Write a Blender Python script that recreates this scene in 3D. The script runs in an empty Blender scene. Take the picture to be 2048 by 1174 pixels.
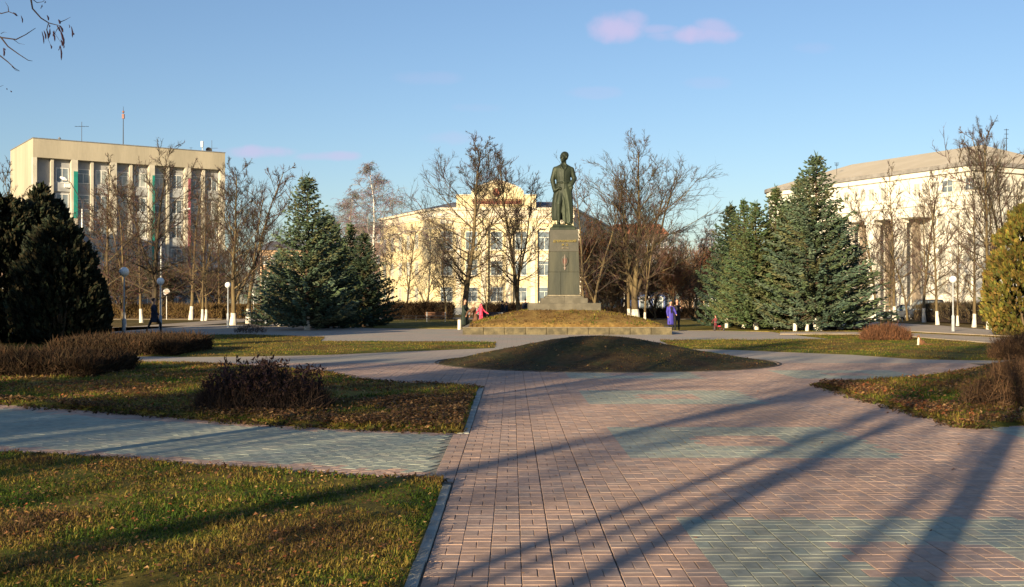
import bpy, math, random
import numpy as np
from mathutils import Vector, Matrix, Euler
from mathutils.geometry import delaunay_2d_cdt

random.seed(7)
RNG = np.random.default_rng(7)
SC = bpy.context.scene
COL = SC.collection

# ------------------------------------------------------------------ camera, sky, sun, exposure
F = 2250.0; HY = 606.0; CX = 1024.0; CH = 1.65
cam_d = bpy.data.cameras.new('camera')
cam_d.sensor_width = 36.0
cam_d.lens = F / 2048.0 * 36.0
cam_d.clip_end = 5000; cam_d.clip_start = 0.05
cam = bpy.data.objects.new('camera', cam_d); COL.objects.link(cam)
cam.location = (0, 0, CH)
cam.rotation_euler = (math.radians(90) + math.atan((HY - 587.0) / F), 0, 0)
SC.camera = cam

SUN_EL = math.radians(11.7)
SD = (0.485, 0.875)                       # the way the light travels over the ground
sun_d = bpy.data.lights.new('sun', 'SUN')
sun_d.energy = 5.0; sun_d.angle = math.radians(0.53); sun_d.color = (1.0, 0.79, 0.50)
sun = bpy.data.objects.new('sun', sun_d); COL.objects.link(sun)
sun.rotation_euler = Vector((SD[0] * math.cos(SUN_EL), SD[1] * math.cos(SUN_EL), -math.sin(SUN_EL))).to_track_quat('-Z', 'Y').to_euler()

world = bpy.data.worlds.new('World'); SC.world = world; world.use_nodes = True
wt = world.node_tree; wn = wt.nodes; wl = wt.links
wn.clear()
w_out = wn.new('ShaderNodeOutputWorld'); w_bg = wn.new('ShaderNodeBackground')
sky = wn.new('ShaderNodeTexSky'); sky.sky_type = 'NISHITA'; sky.sun_disc = False
sky.sun_elevation = SUN_EL; sky.sun_rotation = math.radians(180 + 29.0)
sky.air_density = 1.0; sky.dust_density = 0.6; sky.ozone_density = 1.6
w_bg.inputs['Strength'].default_value = 0.056
SC.view_settings.view_transform = 'Standard'; SC.view_settings.look = 'None'
SC.view_settings.gamma = 1.0; SC.view_settings.use_curve_mapping = False
SC.view_settings.exposure = 1.15

def wmath(op, a, b=None, c=None):
    n = wn.new('ShaderNodeMath'); n.operation = op
    for i, v in enumerate((a, b, c)):
        if v is None: continue
        if isinstance(v, (int, float)): n.inputs[i].default_value = v
        else: wl.new(v, n.inputs[i])
    return n.outputs[0]
tc = wn.new('ShaderNodeTexCoord'); sep = wn.new('ShaderNodeSeparateXYZ')
wl.new(tc.outputs['Generated'], sep.inputs[0])
nz = wn.new('ShaderNodeTexNoise'); nz.inputs['Scale'].default_value = 34; nz.inputs['Detail'].default_value = 5
wl.new(tc.outputs['Generated'], nz.inputs['Vector'])
ysafe = wmath('MAXIMUM', sep.outputs[1], 0.02)
cu = wmath('DIVIDE', sep.outputs[0], ysafe); cv = wmath('DIVIDE', sep.outputs[2], ysafe)
cloud_sum = None                           # small pink puffs of cloud: (azimuth tangent, elevation tangent, half sizes, density)
for (px, py, ax, ay, am) in [(1232, 52, 54, 32, .62), (1258, 36, 34, 20, .42), (1392, 70, 82, 19, .6), (1428, 58, 40, 20, .4), (1325, 58, 44, 10, .3),
                             (505, 303, 80, 13, .5), (660, 312, 62, 10, .42), (1190, 185, 60, 12, .12), (900, 275, 60, 14, .15),
                             (1630, 95, 40, 12, .08), (1415, 165, 44, 13, .1), (850, 155, 60, 14, .1), (960, 215, 50, 10, .08)]:
    u0 = (px - CX) / F; v0 = (HY - py) / F
    du = wmath('DIVIDE', wmath('SUBTRACT', cu, u0), ax / F)
    dv = wmath('DIVIDE', wmath('SUBTRACT', cv, v0), ay / F)
    d2 = wmath('ADD', wmath('MULTIPLY', du, du), wmath('MULTIPLY', dv, dv))
    d2 = wmath('ADD', d2, wmath('MULTIPLY', wmath('SUBTRACT', nz.outputs[0], 0.5), 3.0))
    m = wn.new('ShaderNodeMapRange'); m.interpolation_type = 'SMOOTHSTEP'
    wl.new(d2, m.inputs['Value'])
    m.inputs['From Min'].default_value = 1.5; m.inputs['From Max'].default_value = -0.15
    m.inputs['To Min'].default_value = 0.0; m.inputs['To Max'].default_value = min(1, am*1.25)
    cloud_sum = m.outputs[0] if cloud_sum is None else wmath('MAXIMUM', cloud_sum, m.outputs[0])
gate = wmath('GREATER_THAN', sep.outputs[1], 0.05)
cloud_sum = wmath('MULTIPLY', cloud_sum, gate)
tint = wn.new('ShaderNodeMix'); tint.data_type = 'RGBA'; tint.blend_type = 'MULTIPLY'; tint.inputs[0].default_value = 1.0
wl.new(sky.outputs[0], tint.inputs[6]); tint.inputs[7].default_value = (0.99, 1.09, 1.30, 1)
cm = wn.new('ShaderNodeMix'); cm.data_type = 'RGBA'
wl.new(cloud_sum, cm.inputs[0]); wl.new(tint.outputs[2], cm.inputs[6]); cm.inputs[7].default_value = (5.3, 4.7, 6.8, 1)
wl.new(cm.outputs[2], w_bg.inputs['Color']); wl.new(w_bg.outputs[0], w_out.inputs[0])

# ------------------------------------------------------------------ helpers
def D_of(py, z=0.0): return (CH - z) * F / (py - HY)
def G(px, py, z=0.0):
    d = D_of(py, z); return ((px - CX) / F * d, d)
def X_at(px, d): return (px - CX) / F * d
def Z_at(py, d): return CH + (HY - py) * d / F

def prop(o, label=None, cat=None, group=None, kind=None):
    if label: o['label'] = label
    if cat: o['category'] = cat
    if group: o['group'] = group
    if kind: o['kind'] = kind
    return o

def empty(name, loc=(0, 0, 0), rz=0.0, label=None, cat=None, group=None, kind=None, s=1.0):
    o = bpy.data.objects.new(name, None); COL.objects.link(o)
    o.location = loc; o.rotation_euler = (0, 0, rz); o.scale = (s, s, s)
    o.empty_display_size = 0.2
    return prop(o, label, cat, group, kind)

class MB:
    """collects faces; build() links them as one mesh object"""
    def __init__(s): s.v = []; s.f = []; s.m = []; s.c = []
    def face(s, pts, mat=0, col=None):
        i = len(s.v); s.v.extend(tuple(p) for p in pts); s.f.append(tuple(range(i, i + len(pts)))); s.m.append(mat); s.c.append(col)
    def box(s, a, b, mat=0, col=None, ch=0.0):
        x0, y0, z0 = a; x1, y1, z1 = b
        i = len(s.v)
        if ch <= 0:
            s.v += [(x0,y0,z0),(x1,y0,z0),(x1,y1,z0),(x0,y1,z0),(x0,y0,z1),(x1,y0,z1),(x1,y1,z1),(x0,y1,z1)]
            fs = [(0,3,2,1),(4,5,6,7),(0,1,5,4),(1,2,6,5),(2,3,7,6),(3,0,4,7)]
        else:
            s.v += [(x0,y0,z0),(x1,y0,z0),(x1,y1,z0),(x0,y1,z0),(x0,y0,z1-ch),(x1,y0,z1-ch),(x1,y1,z1-ch),(x0,y1,z1-ch),
                    (x0+ch,y0+ch,z1),(x1-ch,y0+ch,z1),(x1-ch,y1-ch,z1),(x0+ch,y1-ch,z1)]
            fs = [(0,3,2,1),(0,1,5,4),(1,2,6,5),(2,3,7,6),(3,0,4,7),(4,5,9,8),(5,6,10,9),(6,7,11,10),(7,4,8,11),(8,9,10,11)]
        for f in fs: s.f.append(tuple(i + k for k in f)); s.m.append(mat); s.c.append(col)
    def prism(s, poly, z0, z1, mat=0, col=None, cap=True):
        n = len(poly); i = len(s.v)
        s.v += [(p[0], p[1], z0) for p in poly] + [(p[0], p[1], z1) for p in poly]
        for k in range(n):
            j = (k + 1) % n; s.f.append((i+k, i+j, i+n+j, i+n+k)); s.m.append(mat); s.c.append(col)
        if cap:
            s.f.append(tuple(i+n+k for k in range(n))); s.m.append(mat); s.c.append(col)
            s.f.append(tuple(i+k for k in reversed(range(n)))); s.m.append(mat); s.c.append(col)
    def loft(s, rings, mat=0, col=None, caps=True, closed=True):
        n = len(rings[0]); i = len(s.v)
        for r in rings: s.v += [tuple(p) for p in r]
        for a in range(len(rings) - 1):
            for k in range(n if closed else n - 1):
                j = (k + 1) % n
                s.f.append((i+a*n+k, i+a*n+j, i+(a+1)*n+j, i+(a+1)*n+k)); s.m.append(mat); s.c.append(col)
        if caps:
            s.f.append(tuple(i+k for k in reversed(range(n)))); s.m.append(mat); s.c.append(col)
            b = i + (len(rings)-1)*n
            s.f.append(tuple(b+k for k in range(n))); s.m.append(mat); s.c.append(col)
    def tube(s, pts, rad, n=6, mat=0, col=None, caps=False):
        rings = []
        up = Vector((0.31, 0.17, 0.93))
        P = [Vector(p) for p in pts]
        for k, p in enumerate(P):
            t = (P[min(k+1, len(P)-1)] - P[max(k-1, 0)])
            if t.length < 1e-9: t = Vector((0,0,1))
            t.normalize()
            ref = up if abs(t.dot(up)) < 0.97 else Vector((1, 0, 0))
            a = t.cross(ref).normalized(); b = t.cross(a)
            r = rad[k] if hasattr(rad, '__len__') else rad
            rings.append([p + (a * math.cos(2*math.pi*q/n) + b * math.sin(2*math.pi*q/n)) * r for q in range(n)])
        s.loft(rings, mat, col, caps)
    def cyl(s, c, r0, r1, z0, z1, n=12, mat=0, col=None):
        s.loft([[(c[0]+r*math.cos(2*math.pi*k/n), c[1]+r*math.sin(2*math.pi*k/n), z) for k in range(n)] for r, z in ((r0, z0), (r1, z1))], mat, col)
    def lathe(s, c, prof, n=16, mat=0, col=None):
        s.loft([[(c[0]+r*math.cos(2*math.pi*k/n), c[1]+r*math.sin(2*math.pi*k/n), c[2]+z) for k in range(n)] for r, z in prof], mat, col)
    def ball(s, c, r, n=10, m=7, mat=0, col=None):
        if not hasattr(r, '__len__'): r = (r, r, r)
        rings = []
        for a in range(m + 1):
            th = math.pi * (a + 0.02) / (m + 0.04)
            rings.append([(c[0]+r[0]*math.sin(th)*math.cos(2*math.pi*k/n), c[1]+r[1]*math.sin(th)*math.sin(2*math.pi*k/n), c[2]-r[2]*math.cos(th)) for k in range(n)])
        s.loft(rings, mat, col)
    def caps(s, a, b, ra, rb, n=10, mat=0):
        a = Vector(a); b = Vector(b); d = (b - a); L = d.length; d.normalize()
        pts = []; rr = []
        for k in (80, 55, 25): t = math.radians(k); pts.append(a - d * ra * math.sin(t)); rr.append(ra * math.cos(t))
        pts.append(a); rr.append(ra); pts.append(b); rr.append(rb)
        for k in (25, 55, 80): t = math.radians(k); pts.append(b + d * rb * math.sin(t)); rr.append(rb * math.cos(t))
        s.tube(pts, rr, n, mat, None, True)
    def mesh(s, name, mats, smooth=False):
        me = bpy.data.meshes.new(name)
        me.from_pydata(s.v, [], s.f)
        for m in mats: me.materials.append(m)
        if len(mats) > 1: me.polygons.foreach_set('material_index', s.m)
        if any(c is not None for c in s.c):
            at = me.attributes.new('col', 'FLOAT_COLOR', 'FACE')
            a = np.ones((len(s.f), 4), dtype=np.float32)
            for i, c in enumerate(s.c):
                if c is not None: a[i, :3] = c[:3]
            at.data.foreach_set('color', a.ravel())
        if smooth: me.polygons.foreach_set('use_smooth', [True] * len(me.polygons))
        me.update()
        return me
    def build(s, name, mats, parent=None, smooth=False, loc=None, **kw):
        if not isinstance(mats, (list, tuple)): mats = [mats]
        return link(name, s.mesh(name, mats, smooth), parent, loc, **kw)

def link(name, me, parent=None, loc=None, rz=0.0, label=None, cat=None, group=None, kind=None):
    o = bpy.data.objects.new(name, me); COL.objects.link(o)
    if parent is not None: o.parent = parent
    if loc is not None: o.location = loc
    if rz: o.rotation_euler = (0, 0, rz)
    return prop(o, label, cat, group, kind)

def kids(o): return [c for c in bpy.data.objects if c.parent is o] if o.get('_k') is None else None
CH_MAP = {}
def copy_tree(o, loc, rz=0.0, s=(1, 1, 1), label=None, group=None):
    def rec(src, parent):
        c = src.copy(); COL.objects.link(c); c.parent = parent
        for ch in list(src.children): rec(ch, c)
        return c
    c = rec(o, None)
    c.location = loc; c.rotation_euler = (0, 0, rz); c.scale = s
    if label: c['label'] = label
    if group: c['group'] = group
    return c

def np_mesh(name, verts, faces_n, loops, cols, mat, parent=None, smooth=False, **kw):
    """verts (N,3), loops flat index array, faces_n loops per face, cols (F,3)"""
    me = bpy.data.meshes.new(name)
    me.vertices.add(len(verts)); me.vertices.foreach_set('co', np.asarray(verts, dtype=np.float32).ravel())
    me.loops.add(len(loops)); me.loops.foreach_set('vertex_index', np.asarray(loops, dtype=np.int32))
    nf = len(faces_n); me.polygons.add(nf)
    st = np.concatenate(([0], np.cumsum(faces_n)[:-1])).astype(np.int32)
    me.polygons.foreach_set('loop_start', st)
    me.polygons.foreach_set('loop_total', np.asarray(faces_n, dtype=np.int32))
    me.materials.append(mat)
    at = me.attributes.new('col', 'FLOAT_COLOR', 'FACE')
    a = np.ones((nf, 4), dtype=np.float32); a[:, :3] = cols
    at.data.foreach_set('color', a.ravel())
    me.polygons.foreach_set('use_smooth', np.full(nf, bool(smooth)))
    me.update(calc_edges=True); me.validate()
    return link(name, me, parent, **kw)

# lattice noise, numpy
_L = np.random.default_rng(11).random((256, 256))
def vnoise(x, y, sc):
    x = np.asarray(x, float) * sc + 57.3; y = np.asarray(y, float) * sc + 113.7
    xi = np.floor(x).astype(int); yi = np.floor(y).astype(int)
    fx = x - xi; fy = y - yi; fx = fx*fx*(3-2*fx); fy = fy*fy*(3-2*fy)
    g = lambda a, b: _L[a % 256, b % 256]
    return (g(xi, yi)*(1-fx)+g(xi+1, yi)*fx)*(1-fy)+(g(xi, yi+1)*(1-fx)+g(xi+1, yi+1)*fx)*fy
def fbm(x, y, sc): return (vnoise(x, y, sc)*.5 + vnoise(x, y, sc*2.1)*.28 + vnoise(x, y, sc*4.3)*.22)

def in_poly(px, py, poly):
    px = np.asarray(px); py = np.asarray(py); ins = np.zeros(px.shape, bool)
    n = len(poly)
    for i in range(n):
        x1, y1 = poly[i]; x2, y2 = poly[(i + 1) % n]
        if y1 == y2: continue
        c = ((y1 > py) != (y2 > py)) & (px < (x2 - x1) * (py - y1) / (y2 - y1) + x1)
        ins ^= c
    return ins

# ------------------------------------------------------------------ materials
def mat_new(name):
    m = bpy.data.materials.new(name); m.use_nodes = True
    return m, m.node_tree.nodes, m.node_tree.links, m.node_tree.nodes['Principled BSDF']

def M(name, col, rough=0.8, var=0.12, scale=3.0, bump=0.0, bscale=30.0, metal=0.0, col2=None, spec=0.3, streak=False, mix=(0.42, 0.62)):
    """noise-varied surface: col to col2 in patches, fine value variation, optional bump"""
    m, n, l, b = mat_new(name)
    tc = n.new('ShaderNodeTexCoord'); nz = n.new('ShaderNodeTexNoise'); nz.inputs['Scale'].default_value = scale; nz.inputs['Detail'].default_value = 6
    vec = tc.outputs['Object']
    if streak:
        mp = n.new('ShaderNodeMapping'); mp.inputs['Scale'].default_value = (1, 1, 0.15); l.new(vec, mp.inputs[0]); vec = mp.outputs[0]
    l.new(vec, nz.inputs['Vector'])
    r = n.new('ShaderNodeValToRGB'); r.color_ramp.elements[0].position = mix[0]; r.color_ramp.elements[1].position = mix[1]
    c2 = col2 if col2 else tuple(min(1, c * (1 + var)) for c in col)
    c1 = col if col2 else tuple(c * (1 - var) for c in col)
    r.color_ramp.elements[0].color = (*c1, 1); r.color_ramp.elements[1].color = (*c2, 1)
    l.new(nz.outputs[0], r.inputs[0])
    nz2 = n.new('ShaderNodeTexNoise'); nz2.inputs['Scale'].default_value = bscale; nz2.inputs['Detail'].default_value = 4
    l.new(vec, nz2.inputs['Vector'])
    mr = n.new('ShaderNodeMapRange'); mr.inputs['To Min'].default_value = 1 - var; mr.inputs['To Max'].default_value = 1 + var
    l.new(nz2.outputs[0], mr.inputs[0])
    mx = n.new('ShaderNodeMix'); mx.data_type = 'RGBA'; mx.blend_type = 'MULTIPLY'; mx.inputs[0].default_value = 1
    l.new(r.outputs[0], mx.inputs[6]); l.new(mr.outputs[0], mx.inputs[7])
    l.new(mx.outputs[2], b.inputs['Base Color'])
    b.inputs['Roughness'].default_value = rough; b.inputs['Metallic'].default_value = metal
    b.inputs['Specular IOR Level'].default_value = spec
    if bump:
        bp = n.new('ShaderNodeBump'); bp.inputs['Strength'].default_value = bump; bp.inputs['Distance'].default_value = 0.02
        l.new(nz2.outputs[0], bp.inputs['Height']); l.new(bp.outputs[0], b.inputs['Normal'])
    return m

def MC(name, rough=0.8, nscale=8.0, var=0.25, trans=0.0, spec=0.2, bump=0.0, bscale=60):
    """per-face colour attribute times noise"""
    m, n, l, b = mat_new(name)
    at = n.new('ShaderNodeAttribute'); at.attribute_name = 'col'
    tc = n.new('ShaderNodeTexCoord'); nz = n.new('ShaderNodeTexNoise'); nz.inputs['Scale'].default_value = nscale; nz.inputs['Detail'].default_value = 5
    l.new(tc.outputs['Object'], nz.inputs['Vector'])
    mr = n.new('ShaderNodeMapRange'); mr.inputs['From Min'].default_value = .25; mr.inputs['From Max'].default_value = .75
    mr.inputs['To Min'].default_value = 1 - var; mr.inputs['To Max'].default_value = 1 + var
    l.new(nz.outputs[0], mr.inputs[0])
    mx = n.new('ShaderNodeMix'); mx.data_type = 'RGBA'; mx.blend_type = 'MULTIPLY'; mx.inputs[0].default_value = 1
    l.new(at.outputs['Color'], mx.inputs[6]); l.new(mr.outputs[0], mx.inputs[7])
    l.new(mx.outputs[2], b.inputs['Base Color'])
    b.inputs['Roughness'].default_value = rough; b.inputs['Specular IOR Level'].default_value = spec
    if trans:
        td = n.new('ShaderNodeBsdfTranslucent'); l.new(mx.outputs[2], td.inputs[0])
        ms = n.new('ShaderNodeMixShader'); ms.inputs[0].default_value = trans
        out = n['Material Output']; l.new(b.outputs[0], ms.inputs[1]); l.new(td.outputs[0], ms.inputs[2]); l.new(ms.outputs[0], out.inputs[0])
    if bump:
        nb = n.new('ShaderNodeTexNoise'); nb.inputs['Scale'].default_value = bscale; nb.inputs['Detail'].default_value = 3
        l.new(tc.outputs['Object'], nb.inputs['Vector'])
        bp = n.new('ShaderNodeBump'); bp.inputs['Strength'].default_value = bump; bp.inputs['Distance'].default_value = 0.004
        l.new(nb.outputs[0], bp.inputs['Height']); l.new(bp.outputs[0], b.inputs['Normal'])
    return m

m_brick = MC('concrete_paver', 0.85, 14, 0.16, bump=0.5, bscale=90)
def _brick_stains():
    n = m_brick.node_tree.nodes; l = m_brick.node_tree.links; b = n['Principled BSDF']
    src = b.inputs['Base Color'].links[0].from_socket
    geo = n.new('ShaderNodeNewGeometry'); prev_ = src
    for sc_, lo, hi, det in ((0.45, 0.78, 1.2, 6), (2.6, 0.86, 1.12, 8)):
        nz = n.new('ShaderNodeTexNoise'); nz.inputs['Scale'].default_value = sc_; nz.inputs['Detail'].default_value = det; nz.inputs['Roughness'].default_value = .7
        l.new(geo.outputs['Position'], nz.inputs['Vector'])
        mr = n.new('ShaderNodeMapRange'); mr.inputs['From Min'].default_value = .3; mr.inputs['From Max'].default_value = .7; mr.inputs['To Min'].default_value = lo; mr.inputs['To Max'].default_value = hi
        l.new(nz.outputs[0], mr.inputs[0])
        mx = n.new('ShaderNodeMix'); mx.data_type = 'RGBA'; mx.blend_type = 'MULTIPLY'; mx.inputs[0].default_value = 1
        l.new(prev_, mx.inputs[6]); l.new(mr.outputs[0], mx.inputs[7]); prev_ = mx.outputs[2]
    l.new(prev_, b.inputs['Base Color'])
_brick_stains()
m_blade = MC('grass_blade', 0.7, 1.5, 0.2, trans=0.25)
m_leaf = MC('dead_leaf', 0.8, 20, 0.2, trans=0.15)
m_needle = MC('needle_foliage', 0.75, 1.2, 0.3, spec=0.25)
m_twig = MC('twigs', 0.9, 3.0, 0.2)
m_joint = M('joint_sand', (0.10, 0.085, 0.07), 0.95, 0.3, 8, 0.3, 60)
m_kerb = M('kerb_concrete', (0.34, 0.34, 0.30), 0.85, 0.15, 4, 0.3, 50)
m_white = M('whitewash', (0.66, 0.63, 0.56), 0.9, 0.1, 3, 0.3, 20, col2=(0.52, 0.48, 0.41))
m_glass = M('window_glass', (0.10, 0.13, 0.16), 0.12, 0.2, 0.6, col2=(0.20, 0.24, 0.27), spec=0.6)
m_pale_glass = M('curtained_glass', (0.38, 0.40, 0.38), 0.25, 0.2, 0.8, col2=(0.20, 0.24, 0.24), spec=0.6)
m_frame = M('window_frame_paint', (0.72, 0.72, 0.70), 0.6, 0.06)
m_metal = M('galvanised_metal', (0.30, 0.32, 0.34), 0.5, 0.15, 6, metal=0.5)
m_black = M('black_paint', (0.02, 0.02, 0.024), 0.55, 0.2)
m_globe = M('opal_globe', (0.80, 0.79, 0.76), 0.25, 0.04, 5, spec=0.5)
m_polegrey = M('lamp_pole_paint', (0.34, 0.37, 0.40), 0.6, 0.15, 4)

def ground_mat(name, cols, scale=0.35, fine=9.0, bump=0.6, noise_mid=1.6):
    m, n, l, b = mat_new(name)
    tc = n.new('ShaderNodeTexCoord')
    a = n.new('ShaderNodeTexNoise'); a.inputs['Scale'].default_value = scale; a.inputs['Detail'].default_value = 8; a.inputs['Roughness'].default_value = 0.65
    l.new(tc.outputs['Object'], a.inputs['Vector'])
    r = n.new('ShaderNodeValToRGB'); r.color_ramp.elements.remove(r.color_ramp.elements[1])
    for i, c in enumerate(cols):
        p = 0.32 + 0.38 * i / (len(cols) - 1)
        e = r.color_ramp.elements[0] if i == 0 else r.color_ramp.elements.new(p)
        e.position = p; e.color = (*c, 1)
    l.new(a.outputs[0], r.inputs[0])
    f = n.new('ShaderNodeTexNoise'); f.inputs['Scale'].default_value = fine; f.inputs['Detail'].default_value = 8; f.inputs['Roughness'].default_value = 0.75
    l.new(tc.outputs['Object'], f.inputs['Vector'])
    mr = n.new('ShaderNodeMapRange'); mr.inputs['From Min'].default_value = .3; mr.inputs['From Max'].default_value = .7
    mr.inputs['To Min'].default_value = 0.45; mr.inputs['To Max'].default_value = 1.5
    l.new(f.outputs[0], mr.inputs[0])
    mx = n.new('ShaderNodeMix'); mx.data_type = 'RGBA'; mx.blend_type = 'MULTIPLY'; mx.inputs[0].default_value = 1
    l.new(r.outputs[0], mx.inputs[6]); l.new(mr.outputs[0], mx.inputs[7])
    l.new(mx.outputs[2], b.inputs['Base Color'])
    b.inputs['Roughness'].default_value = 0.95; b.inputs['Specular IOR Level'].default_value = 0.1
    bp = n.new('ShaderNodeBump'); bp.inputs['Strength'].default_value = bump; bp.inputs['Distance'].default_value = 0.04
    l.new(f.outputs[0], bp.inputs['Height']); l.new(bp.outputs[0], b.inputs['Normal'])
    return m
m_lawn = ground_mat('lawn_turf', [(0.04, 0.045, 0.010), (0.12, 0.10, 0.02), (0.20, 0.15, 0.03), (0.09, 0.10, 0.016), (0.17, 0.125, 0.028)])
m_earth = ground_mat('bare_earth_grass', [(0.06, 0.04, 0.02), (0.13, 0.085, 0.035), (0.20, 0.13, 0.05), (0.10, 0.085, 0.025)], 0.8)
m_mound = ground_mat('dark_mound_soil', [(0.05, 0.034, 0.018), (0.085, 0.055, 0.025), (0.05, 0.05, 0.02), (0.10, 0.07, 0.03)], 0.9)
m_terrain = ground_mat('parkland', [(0.06, 0.06, 0.018), (0.14, 0.10, 0.035), (0.20, 0.14, 0.05)], 0.08, 2.0)
PINK = (0.43, 0.295, 0.225); GREEN = (0.315, 0.325, 0.262)
# ------------------------------------------------------------------ ground, paving, lawns
t = MB()
NR = 48
rings = [0, 40, 90, 160, 300, 700, 2500]
for a in range(len(rings) - 1):
    for k in range(NR):
        q0 = 2*math.pi*k/NR; q1 = 2*math.pi*(k+1)/NR
        r0, r1 = rings[a], rings[a+1]
        z = lambda r: -0.06
        pts = [(r0*math.cos(q0), 60+r0*math.sin(q0), z(r0)), (r1*math.cos(q0), 60+r1*math.sin(q0), z(r1)), (r1*math.cos(q1), 60+r1*math.sin(q1), z(r1)), (r0*math.cos(q1), 60+r0*math.sin(q1), z(r0))]
        t.face(pts if r0 > 0 else [pts[0], pts[1], pts[2]])
t.build('ground', m_terrain, kind='structure')

LX, RX = -0.54, 6.10
G1 = [(-.62, -3), (-.62, 10.25), (-1.6, 10.62), (-2.8, 11.07), (-4.1, 11.6), (-5.5, 12.15), (-8, 13.1), (-12, 14.8), (-12, -3)]
G2 = [(-.62, 14.3), (-.64, 21.7), (-1.44, 22.5), (-2.4, 22.9), (-3.5, 24.4), (-4.56, 26.6), (-6.2, 28.4), (-8.4, 30.1), (-11.7, 31.5), (-16, 32.6), (-22, 33.5), (-22, 25), (-14, 21), (-8.4, 18.4), (-5.9, 16.9), (-3.86, 15.6), (-2.2, 14.75)]
G5 = [(5.98, 14.8), (6.15, 22.6), (6.9, 23.1), (7.9, 23.8), (9.7, 25.4), (11.5, 27.7), (13.2, 30.2), (15.5, 33), (20, 35), (26, 36), (24, 20), (14, 17), (6.93, 15.2)]
G3 = [G(990, 696), G(993, 684), G(640, 683), G(650, 675), G(500, 669), G(360, 671), (-26, 57), (-36, 57), (-36, 38), (-22, 37.2), (-16, 36.2), G(360, 714), G(500, 713), G(650, 710), G(800, 703.5)]
G4 = [G(1319, 681), G(1345, 693), G(1384, 698), G(1470, 700), G(1560, 704), G(1703, 709.5), G(1822, 718), G(1930, 720.5), G(2001, 721), (16, 34.5), (22, 38), (34, 40), (34, 66), (15, 66), G(1560, 667), G(1670, 679.5), G(1600, 679), G(1450, 679.5)]
MC0 = (2.62, 31.4); MR = 4.72

far_mat, _n, _l, _b = mat_new('paving_far')
def build_far():
    n, l, b = _n, _l, _b
    tc = n.new('ShaderNodeTexCoord')
    br = n.new('ShaderNodeTexBrick'); br.inputs['Scale'].default_value = 1.0
    br.inputs['Brick Width'].default_value = 0.4; br.inputs['Row Height'].default_value = 0.2; br.inputs['Mortar Size'].default_value = 0.008
    br.inputs['Color1'].default_value = (0.42, 0.33, 0.26, 1); br.inputs['Color2'].default_value = (0.37, 0.295, 0.235, 1); br.inputs['Mortar'].default_value = (0.26, 0.21, 0.17, 1)
    l.new(tc.outputs['Object'], br.inputs[0])
    nz = n.new('ShaderNodeTexNoise'); nz.inputs['Scale'].default_value = 0.3; nz.inputs['Detail'].default_value = 7
    l.new(tc.outputs['Object'], nz.inputs[0])
    r = n.new('ShaderNodeValToRGB'); r.color_ramp.elements[0].position = .4; r.color_ramp.elements[1].position = .62
    r.color_ramp.elements[0].color = (1.0, 1.0, 1.0, 1); r.color_ramp.elements[1].color = (0.86, 1.0, 1.02, 1)
    l.new(nz.outputs[0], r.inputs[0])
    mx = n.new('ShaderNodeMix'); mx.data_type = 'RGBA'; mx.blend_type = 'MULTIPLY'; mx.inputs[0].default_value = 1
    l.new(br.outputs[0], mx.inputs[6]); l.new(r.outputs[0], mx.inputs[7]); l.new(mx.outputs[2], b.inputs['Base Color'])
    b.inputs['Roughness'].default_value = 0.9
    n2 = n.new('ShaderNodeTexNoise'); n2.inputs['Scale'].default_value = 25; l.new(tc.outputs['Object'], n2.inputs[0])
    bp = n.new('ShaderNodeBump'); bp.inputs['Strength'].default_value = 0.5; bp.inputs['Distance'].default_value = 0.01
    l.new(n2.outputs[0], bp.inputs['Height']); l.new(bp.outputs[0], b.inputs['Normal'])
build_far()
m_tan = M('tan_path_surface', (0.40, 0.33, 0.25), 0.9, 0.12, 0.6, 0.3, 20)

def poly_sheet(name, poly, z, mat, parent=None, **kw):
    mb = MB(); mb.prism([(x, y) for x, y in poly], z - 0.04, z, cap=True)
    return mb.build(name, mat, parent, **kw)

# near bed (between the pavers) and the far paving
bed = MB(); bed.box((-32, -25, -0.05), (34, 31, -0.012)); plaza = bed.build('paving', m_joint, kind='structure')
poly_sheet('far_paving', [(-34, 31), (34, 31), (34, 60), (15, 64), (11, 69), (9, 72), (-3.2, 72), (-9, 73), (-18, 90), (-26, 78), (-34, 62)], 0.0, far_mat, kind='structure')

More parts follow.
